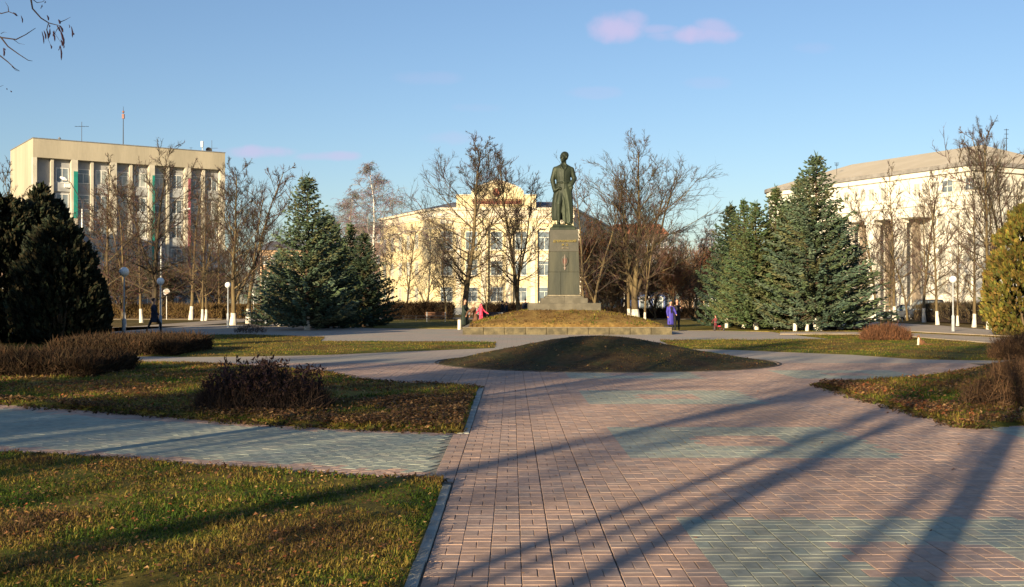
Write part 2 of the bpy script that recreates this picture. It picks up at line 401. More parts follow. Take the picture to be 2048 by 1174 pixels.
def lawn_h(x, y, amp): return 0.012 + amp * (fbm(x, y, 0.9) ** 1.3) * 1.6
def lawn(name, poly, res, amp, mat=None, jit=0.035, straight=()):
    # subdivided, slightly wavering outline, random interior points
    pts = []
    n = len(poly)
    for i in range(n):
        a = Vector(poly[i]); b = Vector(poly[(i+1) % n]); L = (b-a).length; k = max(1, int(L / max(res, .18)))
        nn = Vector((-(b-a).y, (b-a).x)).normalized()
        for q in range(k):
            p = a + (b-a) * (q / k)
            if i not in straight and q: p = p + nn * random.uniform(-jit, jit)
            pts.append(p)
    nb = len(pts)
    xs = [p.x for p in pts]; ys = [p.y for p in pts]
    outline = [(p.x, p.y) for p in pts]
    gx = np.arange(min(xs), max(xs), res); gy = np.arange(min(ys), max(ys), res)
    X, Y = np.meshgrid(gx, gy); X = X.ravel() + RNG.uniform(-.3, .3, X.size) * res; Y = Y.ravel() + RNG.uniform(-.3, .3, Y.size) * res
    keep = in_poly(X, Y, outline) & (np.abs(X) < 0.52 * np.abs(Y) + 3)
    X = X[keep]; Y = Y[keep]
    allp = pts + [Vector((float(a), float(b))) for a, b in zip(X, Y)]
    vs, es, fs, ov, _, _ = delaunay_2d_cdt(allp, [(i, (i+1) % nb) for i in range(nb)], [], 1, 1e-5)
    vx = np.array([v.x for v in vs]); vy = np.array([v.y for v in vs])
    vz = lawn_h(vx, vy, amp)
    mb = MB()
    isb = [any(o < nb for o in ov[i]) for i in range(len(vs))]
    mb.v = [(float(vx[i]), float(vy[i]), 0.004 if isb[i] else float(vz[i])) for i in range(len(vs))]
    mb.f = [tuple(f) for f in fs]; mb.m = [0]*len(fs); mb.c = [None]*len(fs)
    for i in range(nb):
        a = pts[i]; b = pts[(i+1) % nb]
        mb.face([(a.x, a.y, 0.004), (b.x, b.y, 0.004), (b.x, b.y, -0.05), (a.x, a.y, -0.05)])
    return mb.build(name, mat or m_lawn, smooth=True, kind='structure')
lawn('lawn', G1, 0.22, 0.055, straight=(0,))
lawn('lawn', G2, 0.3, 0.05, straight=(0,))
lawn('lawn', G5, 0.3, 0.05, straight=(0,), jit=.02)
lawn('lawn', G3, 0.8, 0.03)
lawn('lawn', G4, 0.8, 0.03)

# far strips beyond the square
poly_sheet('path', [G(1560, 663.5, .07), G(1560, 667.5, .07), G(1700, 667.5, .07), G(1830, 673, .07), G(1985, 685, .07), G(2060, 692, .07), G(2060, 679, .07), G(1985, 674, .07), G(1830, 666.5, .07), G(1700, 663.5, .07)], 0.07, m_tan, kind='structure')
poly_sheet('path', [G(1640, 652, .09), G(1840, 663, .09), G(1985, 670, .09), G(2060, 674, .09), G(2060, 665, .09), G(1985, 660, .09), G(1880, 651, .09), G(1700, 641, .09), G(1600, 641, .09)], 0.09, m_tan, kind='structure')
poly_sheet('path', [G(190, 666), G(190, 658), G(400, 643), G(560, 633), G(560, 638.5), G(400, 650)], 0.0, m_tan, kind='structure')
poly_sheet('path', [G(330, 671), G(330, 657), G(450, 652), G(560, 646), G(560, 655)], 0.006, far_mat, kind='structure')
poly_sheet('lawn', [G(1345, 661), G(1345, 639), G(1500, 639), G(1600, 652), G(1560, 663), G(1420, 661)], 0.012, m_lawn, kind='structure')
poly_sheet('lawn', [G(750, 656.5), G(735, 640), G(930, 640), G(930, 656.5)], 0.012, m_lawn, kind='structure')
poly_sheet('road', [(-60, 118), (-60, 128), (60, 128), (60, 118)], -0.03, m_tan, kind='structure')

# pavers -----------------------------------------------------------------
def on_paving(x, y):
    x = np.asarray(x); y = np.asarray(y)
    k = np.ones(x.shape, bool)
    for P in (G1, G2, G5): k &= ~in_poly(x, y, P)
    k &= (x-MC0[0])**2 + (y-MC0[1])**2 > (MR-.05)**2
    k &= (np.abs(x) < 0.47 * y + 1.2) & (y > 5.2) & (y < 31)
    k &= ~((x > -.66) & (x < LX) & (y < 10.3)) & ~((x > -.72) & (x < LX) & (y > 14.2) & (y < 21.8))
    return k
def is_green(x, y):
    for j in range(-1, 4):
        y0 = 5.75 + 6.3 * j; y1 = y0 + 2.95
        for x0 in (1.26, 6.3 if j > 0 else 99.):
            if x0 <= x < x0 + 2.95 and y0 <= y < y1:
                cx = x0 + 1.48; cy = (y0 + y1) / 2
                return not (abs(x - cx) < .55 and abs(y - cy) < .5)
    return False
def in_left_path(x, y): return x < LX - 0.02 and y < 21.5 and not (x > -12 and y > 21)
def path_t(x, y):
    """0 at the near edge of the left path, 1 at the far edge"""
    ya = 10.0 - x * 0.39; yb = 14.1 - .28*x + .028*x*x
    return (y - ya) / (yb - ya)

bricks = []       # x, y, rot, colour, sx (0.2), sy (0.1)
for k in range(-60, 62):
    x0 = 0.061 + 0.2 * k
    jx = random.uniform(-.003, .003)
    for r in range(26, 156):
        y0 = 0.2 * r
        xc, yc = x0 + .1, y0 + .1
        if xc < LX + 0.02 and yc < 21.0 and not (xc > -.72 and 10.3 < yc < 14.2): continue
        if abs(xc) > 0.47 * yc + 1.2: continue
        if (k + r) % 2 == 0:
            cells = [(x0 + .05, yc, 1), (x0 + .15, yc, 1)]
        else:
            cells = [(xc, y0 + .05, 0), (xc, y0 + .15, 0)]
        for bx, by, rot in cells:
            bricks.append((bx + jx, by, rot * math.pi / 2, 0))
# left path: herringbone turned along the path
TH = math.radians(-24); ct, st = math.cos(TH), math.sin(TH)
A = 0.1
for i in range(-130, 130):
    for j in range(-130, 130):
        # herringbone: diagonal stairs, each cell (i,j) mod 4 decides
        q = (i - j) % 4
        if q == 0: lx, ly, rot = (i + 1) * A, (j + .5) * A, 0
        elif q == 3: lx, ly, rot = (i + .5) * A, (j + 0.0) * A, 1
        else: continue
        if q == 3: ly = (j + 1) * A - A * 0
        wx = -6 + lx * ct - ly * st; wy = 14.5 + lx * st + ly * ct
        if wx > LX - 0.27 or wy > 21.3 or abs(wx) > .47 * wy + 1.0: continue
        bricks.append((wx, wy, TH + rot * math.pi / 2, 1))
bx = np.array([b[0] for b in bricks]); by = np.array([b[1] for b in bricks])
keep = on_paving(bx, by)
bricks = [b for b, k in zip(bricks, keep) if k]
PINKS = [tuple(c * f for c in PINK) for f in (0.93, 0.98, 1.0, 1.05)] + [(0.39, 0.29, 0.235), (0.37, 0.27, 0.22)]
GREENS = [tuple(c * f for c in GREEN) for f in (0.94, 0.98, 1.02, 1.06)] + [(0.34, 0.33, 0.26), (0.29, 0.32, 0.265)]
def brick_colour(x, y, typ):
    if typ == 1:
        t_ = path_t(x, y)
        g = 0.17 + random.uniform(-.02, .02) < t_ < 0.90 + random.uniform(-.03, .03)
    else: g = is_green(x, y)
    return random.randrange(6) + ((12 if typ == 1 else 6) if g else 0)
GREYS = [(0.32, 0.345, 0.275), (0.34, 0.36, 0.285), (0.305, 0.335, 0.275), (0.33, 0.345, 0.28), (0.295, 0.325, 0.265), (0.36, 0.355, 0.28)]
ALLC = PINKS + GREENS + GREYS
# height-jittered paver: chamfered top and shallow sides
def brick_geo(x, y, rot, w=.1945, h=.0955, dz=0.0, tx=0.0, ty=0.0, ch=.0035):
    c, s = math.cos(rot), math.sin(rot)
    out = []
    for (ax, ay, z, q) in ((w/2, h/2, -.012, 0), (w/2, h/2, -ch*.8, 0), (w/2-ch, h/2-ch, 0.0, 1)):
        for sx, sy in ((-1, -1), (1, -1), (1, 1), (-1, 1)):
            lx, ly = sx*ax, sy*ay
            zz = z + (dz + lx*tx + ly*ty if z > -.01 else 0)
            out.append((x + lx*c - ly*s, y + lx*s + ly*c, zz))
    return out
BF = [(0,1,5,4),(1,2,6,5),(2,3,7,6),(3,0,4,7),(4,5,9,8),(5,6,10,9),(6,7,11,10),(7,4,8,11),(8,9,10,11)]
def visible(b): return b[1] > 6.35 and abs(b[0]) < .455 * b[1]
order = sorted([i for i, b in enumerate(bricks) if visible(b) and b[3] == 0], key=lambda i: bricks[i][1])[:290]
order2 = sorted([i for i, b in enumerate(bricks) if visible(b) and b[3] == 1], key=lambda i: bricks[i][1])[:290]
single = set(order) | set(order2)
variants = []
for ci, c in enumerate(ALLC):
    mb = MB(); g = brick_geo(0, 0, 0); mb.v = g; mb.f = list(BF); mb.m = [0]*9; mb.c = [c]*9
    variants.append(mb.mesh('brick', [m_brick]))
left_path_bed = MB(); left_path_bed.prism([(LX - .02, 10.3), (LX - .02, 14.25), (-3.8, 15.6), (-8.4, 18.4), (-14, 21.2), (-15, 16), (-8, 13.1), (-5.5, 12.1), (-2.8, 11.0)], -.03, -.0105)
m_pbed = M('path_bed_sand', (0.24, 0.225, 0.18), 0.95, 0.2, 8, 0.3, 60)
path_o = left_path_bed.build('path', m_pbed, kind='structure')
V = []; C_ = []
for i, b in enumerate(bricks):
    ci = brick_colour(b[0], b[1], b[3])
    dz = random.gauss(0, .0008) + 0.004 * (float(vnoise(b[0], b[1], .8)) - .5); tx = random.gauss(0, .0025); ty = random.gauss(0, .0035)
    rz = b[2] + random.gauss(0, .006); X_, Y_ = b[0] + random.gauss(0, .0008), b[1] + random.gauss(0, .0008)
    if i in single:
        o = link('brick', variants[ci], plaza if b[3] == 0 else path_o)
        o.rotation_euler = (ty, -tx, rz); o.location = (X_, Y_, dz)
    else:
        V += brick_geo(X_, Y_, rz, dz=dz, tx=tx, ty=ty); C_.append(ALLC[ci])
nb_ = len(C_)
base = np.arange(nb_)[:, None] * 12
loops = (base[:, :, None] + np.array(BF)[None]).reshape(-1)
np_mesh('paver_field', V, [4] * (9 * nb_), loops, np.repeat(np.array(C_), 9, axis=0), m_brick, plaza, kind='stuff')

# kerb stones, 1 m each
def kerb_run(x0, x1, ys, ye, parent):
    y = ys
    while y < ye - .05:
        y2 = min(y + 1.0, ye)
        mb = MB(); L = y2 - y - .008
        mb.box((x0, 0, -.05), (x1, L, .006 + random.uniform(-.003, .004)), ch=.006)
        o = mb.build('kerb_stone', m_kerb, parent, loc=(random.uniform(-.003, .003), y, 0)); o.rotation_euler = (0, 0, random.gauss(0, .002))
        y = y2
k1 = empty('kerb', (0, 0, 0), label='pale concrete kerb along the near left lawn', cat='kerb', kind='structure'); kerb_run(-.625, -.548, 5.2, 10.25, k1)
k2 = empty('kerb', (0, 0, 0), label='pale concrete kerb beside the bare corner of the middle lawn', cat='kerb', kind='structure'); kerb_run(-.70, -.548, 14.3, 21.75, k2)

# ------------------------------------------------------------------ grass blades and dead leaves
def col_mix(n, x, y, dry):
    a = np.array([(0.055, 0.10, 0.010), (0.10, 0.13, 0.014), (0.27, 0.21, 0.04), (0.22, 0.145, 0.035), (0.12, 0.07, 0.03)])
    f = (fbm(x, y, 0.9) - .5)*1.5 + .5 + RNG.normal(0, .12, n) + dry
    idx = np.clip(((f - .22) * 7).astype(int), 0, 4)
    return a[idx] * RNG.uniform(.6, 1.15, (n, 1))
def blades(name, poly, dens, ymin, ymax, L, W, dry, amp, flat=0.55, off=0.0, hfun=None, edge=0.0):
    xs = [p[0] for p in poly]; ys = [p[1] for p in poly]
    x0, x1 = max(min(xs), -.5*ymax-1), min(max(xs), .5*ymax+1); y0, y1 = max(min(ys), ymin), min(max(ys), ymax)
    n = int(dens * (x1-x0) * (y1-y0))
    x = RNG.uniform(x0, x1, n); y = RNG.uniform(y0, y1, n)
    k = in_poly(x, y, poly) & (np.abs(x) < .47*y + .6)
    k &= (fbm(x + 31, y, 1.3)*1.25 - .125 + RNG.normal(0, .10, n) > .40)
    x = x[k]; y = y[k]; n = len(x)
    z = (hfun(x, y) if hfun else lawn_h(x, y, amp)) - .008 + off
    az = RNG.uniform(0, 2*math.pi, n) ; le = L * RNG.uniform(.45, 1.4, n) * (0.7 + .7*fbm(x, y, 2.1)); w = W * RNG.uniform(.6, 1.5, n)
    tilt = np.clip(RNG.normal(flat, .3, n), .05, 1.35)
    dx, dy = np.cos(az), np.sin(az); wx, wy = -dy*w/2, dx*w/2
    t1 = tilt*.6; t2 = np.minimum(tilt*1.5, 1.75)
    mx_, my_, mz_ = x + dx*np.sin(t1)*le*.5, y + dy*np.sin(t1)*le*.5, z + np.cos(t1)*le*.5
    tx_, ty_, tz_ = mx_ + dx*np.sin(t2)*le*.5, my_ + dy*np.sin(t2)*le*.5, mz_ + np.cos(t2)*le*.5
    V = np.empty((n, 5, 3))
    V[:, 0] = np.stack([x-wx, y-wy, z], 1); V[:, 1] = np.stack([x+wx, y+wy, z], 1)
    V[:, 2] = np.stack([mx_+wx*.8, my_+wy*.8, mz_], 1); V[:, 3] = np.stack([mx_-wx*.8, my_-wy*.8, mz_], 1)
    V[:, 4] = np.stack([tx_, ty_, tz_], 1)
    b = np.arange(n)[:, None]*5
    loops = (b + np.array([0, 1, 2, 3, 3, 2, 4])[None]).reshape(-1)
    col = np.repeat(col_mix(n, x, y, dry), 2, axis=0)
    return np_mesh(name, V.reshape(-1, 3), np.tile([4, 3], n), loops, col, m_blade, kind='stuff')
blades('grass', G1, 4600, 5.5, 9.2, .055, .0065, .05, .055, 1.0)
blades('grass', G1, 2800, 9.2, 15, .055, .0085, .05, .055, 1.0)
blades('grass', G2, 1300, 14, 20, .060, .012, .02, .05, .85)
blades('grass', G2, 600, 20, 33, .065, .016, .06, .05, .85)
blades('grass', G5, 1300, 14, 26, .065, .013, .03, .05, .8)
blades('grass', G5, 400, 26, 36, .065, .016, .05, .05, .8)
blades('grass', G3, 190, 34, 60, .06, .016, .10, .03, .9)
blades('grass', G4, 190, 31, 66, .06, .016, .08, .03, .9)

def leaves(name, poly, dens, ymin, ymax, size, amp, cols, hfun=None, near_edge=None, lift=.012):
    xs = [p[0] for p in poly]; ys = [p[1] for p in poly]
    x0, x1 = max(min(xs), -.5*ymax-1), min(max(xs), .5*ymax+1); y0, y1 = max(min(ys), ymin), min(max(ys), ymax)
    n = int(dens*(x1-x0)*(y1-y0)); x = RNG.uniform(x0, x1, n); y = RNG.uniform(y0, y1, n)
    k = in_poly(x, y, poly) & (np.abs(x) < .47*y+.5) & (fbm(x, y+77, 1.1) + RNG.normal(0, .1, n) > .46)
    x = x[k]; y = y[k]; n = len(x)
    z = (hfun(x, y) if hfun else lawn_h(x, y, amp)) + RNG.uniform(.2, 1.6, n)*lift
    az = RNG.uniform(0, 2*math.pi, n); s = size*RNG.uniform(.5, 1.4, n); cu_ = RNG.uniform(-.5, .8, n); ti = RNG.normal(0, .45, n)
    c, sn = np.cos(az), np.sin(az)
    P = [(-.5, 0, 0), (0, -.33, 1), (.55, 0, 0), (0, .33, 1)]
    V = np.empty((n, 4, 3))
    for i, (a, b, q) in enumerate(P):
        lx = a*s; ly = b*s; lz = q*cu_*s*.4 + ly*ti + lx*ti*.4
        V[:, i] = np.stack([x+lx*c-ly*sn, y+lx*sn+ly*c, z+lz+.004], 1)
    loops = (np.arange(n)[:, None]*4 + np.array([0, 1, 2, 0, 2, 3])[None]).reshape(-1)
    cc = np.array(cols)[RNG.integers(0, len(cols), n)] * RNG.uniform(.7, 1.3, (n, 1))
    return np_mesh(name, V.reshape(-1, 3), [3]*(2*n), loops, np.repeat(cc, 2, axis=0), m_leaf, kind='stuff')
LC = [(0.20, 0.09, 0.04), (0.28, 0.15, 0.06), (0.12, 0.06, 0.035), (0.36, 0.22, 0.10), (0.08, 0.045, 0.03), (0.24, 0.08, 0.03)]
leaves('fallen_leaves', G1, 190, 5.5, 14, .027, .055, LC, lift=.03)
leaves('fallen_leaves', G2, 150, 14, 30, .055, .05, LC, lift=.02)
corner = [(-.66, 14.35), (-.68, 21.6), (-1.5, 20.5), (-2.6, 16.9), (-4.8, 16.6), (-9.5, 19.6), (-11, 20.2), (-8.4, 18.4), (-5.9, 16.9), (-3.86, 15.6), (-2.2, 14.75)]
leaves('fallen_leaves', corner, 1700, 14, 23, .042, .05, [(0.13, 0.065, 0.032), (0.08, 0.045, 0.025), (0.18, 0.10, 0.045), (0.06, 0.035, 0.022), (0.24, 0.15, 0.07), (0.10, 0.07, 0.02)], lift=.05)
leaves('fallen_leaves', G5, 160, 14, 30, .055, .05, LC, lift=.03)
leaves('fallen_leaves', [(5.98, 14.8), (6.15, 22.6), (6.7, 22.6), (6.6, 16), (8, 15.9), (7, 15.2)], 900, 14, 23, .05, .05, LC, lift=.03)
leaves('fallen_leaves', [(-.5, 6.3), (6, 6.3), (6, 30), (-.5, 30)], 1.2, 6.2, 30, .035, 0, LC, hfun=lambda x, y: x*0+.004, lift=.004)

def edge_litter(poly, per_m, ymax, straight=(), spread=.10):
    P = []
    for i in range(len(poly)):
        if i in straight: continue
        a = Vector(poly[i]); b = Vector(poly[(i+1) % len(poly)]); L = (b-a).length; nn = Vector((-(b-a).y, (b-a).x)).normalized()
        for _ in range(int(L*per_m)):
            p = a + (b-a)*random.random() + nn*random.gauss(.02, spread)
            if 5.5 < p.y < ymax and abs(p.x) < .47*p.y+.5 and fbm(p.x*2, p.y*2, .8) > random.uniform(.28, .6): P.append((p.x, p.y))
    x = np.array([p[0] for p in P]); y = np.array([p[1] for p in P]); n = len(P)
    az = RNG.uniform(0, 6.283, n); s = RNG.uniform(.012, .035, n)*(1+y/40); ti = RNG.normal(0, .5, n); z = RNG.uniform(.004, .035, n); c, sn = np.cos(az), np.sin(az)
    V = np.empty((n, 4, 3))
    for i, (a, b) in enumerate([(-1, 0), (0, -.5), (1, 0), (0, .5)]):
        lx = a*s; ly = b*s; V[:, i] = np.stack([x+lx*c-ly*sn, y+lx*sn+ly*c, z+lx*ti+abs(b)*s*.5], 1)
    loops = (np.arange(n)[:, None]*4 + np.array([0, 1, 2, 0, 2, 3])[None]).reshape(-1)
    cc = np.array([(0.10, 0.055, 0.028), (0.06, 0.036, 0.02), (0.16, 0.09, 0.04), (0.07, 0.08, 0.014), (0.13, 0.12, 0.03)])[RNG.integers(0, 5, n)]*RNG.uniform(.7, 1.3, (n, 1))
    np_mesh('fallen_leaves', V.reshape(-1, 3), [3]*(2*n), loops, np.repeat(cc, 2, axis=0), m_leaf, kind='stuff')
edge_litter(G1, 650, 16, (0, 8)); edge_litter(G2, 420, 33, (0,), .14); edge_litter(G5, 400, 36, (), .10)

# ------------------------------------------------------------------ round flower-bed mound
def mound_h(x, y):
    x = np.asarray(x, float); y = np.asarray(y, float)
    dx = x - (MC0[0] - .25); dy = y - MC0[1]
    r = np.sqrt((x-MC0[0])**2 + (y-MC0[1])**2) / MR
    g = .70*np.exp(-(dx*dx/(2*2.05**2) + dy*dy/(2*1.75**2)))
    g = g * np.clip((1-r)*4, 0, 1)
    return g + (.05*fbm(x, y, 1.6) + .035*fbm(x+9, y, 6.0))*np.clip((1-r)*8, 0, 1)
mb = MB(); NA, NRr = 150, 56
mb.v = [(MC0[0], MC0[1], float(mound_h(*MC0)))]
for a in range(1, NRr+1):
    rr = MR*a/NRr
    for k in range(NA):
        x = MC0[0]+rr*math.cos(2*math.pi*k/NA); y = MC0[1]+rr*math.sin(2*math.pi*k/NA)
        mb.v.append((x, y, float(mound_h(x, y)) + (.004 if a < NRr else -.04)))
for k in range(NA): mb.f.append((0, 1+k, 1+(k+1) % NA))
for a in range(1, NRr):
    for k in range(NA):
        i = 1+(a-1)*NA; j = 1+a*NA; mb.f.append((i+k, j+k, j+(k+1) % NA, i+(k+1) % NA))
mb.m = [0]*len(mb.f); mb.c = [None]*len(mb.f)
mb.build('earth_mound', m_mound, smooth=True, kind='structure')
circ = [(MC0[0]+(MR-.15)*math.cos(2*math.pi*k/40), MC0[1]+(MR-.15)*math.sin(2*math.pi*k/40)) for k in range(40)]
blades('grass', circ, 420, 26, 37, .04, .012, .30, 0, 1.0, hfun=mound_h)
leaves('fallen_leaves', circ, 14, 26, 37, .05, 0, LC, hfun=mound_h)
rim = empty('kerb', (0, 0, 0), label='thin dark round edging ring edging the dark flower mound', cat='kerb', kind='structure')
for k in range(30):
    a0 = 2*math.pi*k/30; a1 = 2*math.pi*(k+.985)/30; pts = []
    for a in (a0, (a0+a1)/2, a1): pts.append((MC0[0]+MR*math.cos(a), MC0[1]+MR*math.sin(a)))
    for a in (a1, (a0+a1)/2, a0): pts.append((MC0[0]+(MR+.05)*math.cos(a), MC0[1]+(MR+.05)*math.sin(a)))
    b_ = MB(); b_.prism(pts, -.03, .02); b_.build('kerb_stone', m_joint, rim)
# ------------------------------------------------------------------ monument terrace
m_stone = M('terrace_granite', (0.075, 0.065, 0.04), 0.8, 0.3, 2.5, 0.8, 18, col2=(0.15, 0.125, 0.07))
m_coping = M('coping_stone', (0.19, 0.165, 0.12), 0.8, 0.15, 3, 0.3, 20)
WX0, WX1, WY0, WY1 = -2.58, 8.36, 58.7, 69.6
terr = empty('monument_terrace', (2.9, 58.7, 0), label='low square stone retaining wall filled with dry earth around the monument', cat='terrace')
def wxy(o): o.location = (-2.9, -58.7, 0); return o
tz = .385
core = MB(); core.box((WX0+.2, WY0+.2, -.05), (WX1-.2, WY1-.2, .30)); wxy(core.build('core', m_earth, terr))
def stones(horizontal, fixed, a0, a1, n, out):
    for k in range(n):
        s0 = a0 + (a1-a0)*k/n + .006; s1 = a0 + (a1-a0)*(k+1)/n - .022
        j = random.uniform(-.012, .012); mb = MB()
        if horizontal: mb.box((s0, fixed + j, -.04), (s1, fixed + .26, tz - .04), ch=.012)
        else: mb.box((fixed + (0 if out < 0 else -.26) , s0, -.04), (fixed + (.26 if out < 0 else 0) + j, s1, tz - .04), ch=.012)
        o = mb.build('stone_block', m_stone, terr); wxy(o)
        mb = MB()
        if horizontal: mb.box((s0-.002, fixed - .025, tz-.035), (s1+.002, fixed + .3, tz + random.uniform(-.004, .004)), ch=.008)
        else: mb.box((fixed + (-.025 if out < 0 else -.3), s0, tz-.035), (fixed + (.3 if out < 0 else .025), s1, tz + random.uniform(-.004, .004)), ch=.008)
        wxy(mb.build('coping', m_coping, terr))
stones(True, WY0, WX0, WX1, 10, 0)
stones(False, WX0, WY0+.32, WY1, 9, -1)
stones(False, WX1, WY0+.32, WY1, 9, 1)
PC = (2.93, 64.2)
def terr_h(x, y):
    hx = (WX1-WX0)/2 - .28; hy = (WY1-WY0)/2 - .28
    dx = np.abs(np.asarray(x, float)-(WX0+WX1)/2)/hx; dy = np.abs(np.asarray(y, float)-(WY0+WY1)/2)/hy
    r = np.maximum(dx, dy)*.75 + .25*np.sqrt(dx*dx+dy*dy)/1.41
    t_ = np.clip((1-r)/.62, 0, 1)
    return .36 + .88*(t_**.8) + .05*fbm(x, y, 1.2)
mb = MB(); N = 44
for j in range(N+1):
    for i in range(N+1):
        x = WX0+.26+(WX1-WX0-.52)*i/N; y = WY0+.26+(WY1-WY0-.52)*j/N
        e = i in (0, N) or j in (0, N)
        mb.v.append((x, y, .36 if e else float(terr_h(x, y))))
for j in range(N):
    for i in range(N): mb.f.append((j*(N+1)+i, j*(N+1)+i+1, (j+1)*(N+1)+i+1, (j+1)*(N+1)+i)); mb.m.append(0); mb.c.append(None)
m_teart = ground_mat('dry_earth_slope', [(0.12, 0.07, 0.025), (0.21, 0.125, 0.04), (0.26, 0.17, 0.055), (0.17, 0.12, 0.035)], 1.2, 7, 1.0)
wxy(mb.build('earth_slope', m_teart, terr, smooth=True))
tp = [(WX0+.3, WY0+.3), (WX1-.3, WY0+.3), (WX1-.3, WY1-.3), (WX0+.3, WY1-.3)]
blades('grass', tp, 90, 58, 70, .09, .045, .25, 0, .8, hfun=terr_h)

# ------------------------------------------------------------------ pedestal
m_gran = M('dark_green_granite', (0.032, 0.036, 0.025), 0.42, 0.25, 2.2, 0.15, 14, col2=(0.055, 0.056, 0.036), spec=0.4, streak=True)
m_gran2 = M('brown_granite', (0.045, 0.044, 0.031), 0.45, 0.2, 2.5, 0.15, 16, col2=(0.058, 0.055, 0.04), spec=0.5)
m_step = M('grey_step_stone', (0.11, 0.10, 0.075), 0.75, 0.2, 2, 0.3, 18)
m_seam = M('pale_seam_mortar', (0.24, 0.21, 0.15), 0.9, 0.2, 8)
m_gold = M('gilded_letters', (0.24, 0.19, 0.06), 0.5, 0.1, 6, metal=0.3)
m_bronze = M('patinated_bronze', (0.021, 0.029, 0.019), 0.6, 0.25, 2.0, 0.25, 12, metal=0.35, col2=(0.042, 0.055, 0.034), spec=0.4, streak=True)
ped = empty('pedestal', (PC[0], PC[1], 1.15), label='tall tapering dark granite pedestal with gilded inscription under the statue', cat='pedestal')
def blk(name, hw, hd, z0, z1, mat, ch=.02, dx=0, parent=ped, hw1=None):
    hw1 = hw1 or hw
    mb = MB(); q = [(-hw+dx, -hd), (hw+dx, -hd), (hw+dx, hd), (-hw+dx, hd)]
    k = hw1/hw
    mb.loft([[(x, y, z0) for x, y in q], [(x, y, z1-ch) for x, y in [((a-dx)*k+dx, b*k) for a, b in q]], [(x, y, z1) for x, y in [((a-dx)*(k-ch/hw)+dx, b*(k-ch/hd)) for a, b in q]]], 0)
    return mb.build(name, mat, parent)
blk('base_step', 2.0, 2.0, -.15, .50, m_step, .03, -.02)
for sgn, w in ((-1, 1.30), (1, 1.30)):
    mb = MB(); mb.box((min(0, sgn*w)+(.004 if sgn > 0 else 0), -1.35, .50), (max(0, sgn*w)-(.004 if sgn < 0 else 0), 1.35, .78), ch=.02); mb.box((min(0, sgn*1.08)+(.004 if sgn > 0 else 0), -1.12, .78), (max(0, sgn*1.08)-(.004 if sgn < 0 else 0), 1.12, .90), ch=.05)
    mb.build('base_block', m_step, ped)
mb = MB(); mb.box((-.93, -.93, .90), (.93, .93, .955)); mb.build('mortar_seam', m_seam, ped)
core_ = MB(); core_.box((-.78, -.78, .9), (.78, .78, 4.6)); core_.build('core', m_seam, ped)
def die_slabs(z0, z1, splits, mat):
    w0 = .895 - .03*(z0-.95)/1.2; w1 = .895 - .03*(z1-.95)/1.2
    xs = [-1] + splits + [1]
    for a in range(len(xs)-1):
        mb = MB(); g = .008
        def X(f, w): return f*w
        p0 = [(X(xs[a], w0)+g, -w0), (X(xs[a+1], w0)-g, -w0), (X(xs[a+1], w0)-g, w0), (X(xs[a], w0)+g, w0)]
        p1 = [(X(xs[a], w1)+g, -w1), (X(xs[a+1], w1)-g, -w1), (X(xs[a+1], w1)-g, w1), (X(xs[a], w1)+g, w1)]
        mb.loft([[(x, y, z0+g) for x, y in p0], [(x, y, z1-g) for x, y in p1]])
        mb.build('granite_slab', mat[a % len(mat)], ped)
die_slabs(.96, 2.25, [-.22], [m_gran])
die_slabs(2.25, 3.40, [.32], [m_gran])
die_slabs(3.40, 4.64, [], [m_gran2])
def text(name, s, size, loc, mat, parent, ext=.012, rx=math.pi/2, rz=0, bold=0.0):
    c = bpy.data.curves.new(name, 'FONT'); c.body = s; c.size = size; c.align_x = 'CENTER'; c.extrude = ext; c.offset = bold
    c.materials.append(mat)
    t_ = bpy.data.objects.new(name, c); COL.objects.link(t_); bpy.context.view_layer.update()
    me = bpy.data.meshes.new_from_object(t_.evaluated_get(bpy.context.evaluated_depsgraph_get())); bpy.data.objects.remove(t_)
    o = link(name, me, parent, loc); o.rotation_euler = (rx, 0, rz)
    return o
text('inscription', 'ДЗЕРЖИНСКИЙ', .165, (.04, -.865, 3.93), m_gold, ped, bold=.004)
text('inscription', 'Ф. Э.', .17, (.06, -.868, 3.72), m_gold, ped, bold=.003)
text('inscription', '1877-1926', .10, (.04, -.872, 3.56), m_seam, ped, bold=.002)
m_red = M('red_enamel', (0.09, 0.04, 0.03), 0.5, 0.15, 5)
m_cream = M('sword_cream', (0.38, 0.29, 0.24), 0.5, 0.1, 5)
emb = MB()
emb.loft([[(.30*math.cos(2*math.pi*k/24)*f, -y, .36*math.sin(2*math.pi*k/24)*f) for k in range(24)] for f, y in ((1, 0), (1, .02), (.9, .03), (.87, .012))], caps=True)
e_o = emb.build('emblem', m_gran2, ped, loc=(.04, -.878, 2.86)); e_o.scale = (.62, 1, .8)
sh = MB(); sh.loft([[(x, y, z) for x, z in ((-.17, .17), (-.06, .20), (0, .17), (.06, .20), (.17, .17), (.18, -.05), (.10, -.20), (0, -.27), (-.10, -.20), (-.18, -.05))] for y in (-.012, -.035)])
sh.build('shield', m_red, e_o)
sw = MB(); sw.box((-.022, -.065, -.46), (.022, -.04, .30)); sw.box((-.10, -.07, -.50), (.10, -.035, -.46)); sw.box((-.03, -.07, -.62), (.03, -.035, -.50)); sw.face([(-.022, -.05, .30), (.022, -.05, .30), (0, -.05, .52)])
sw.build('sword', m_cream, e_o)

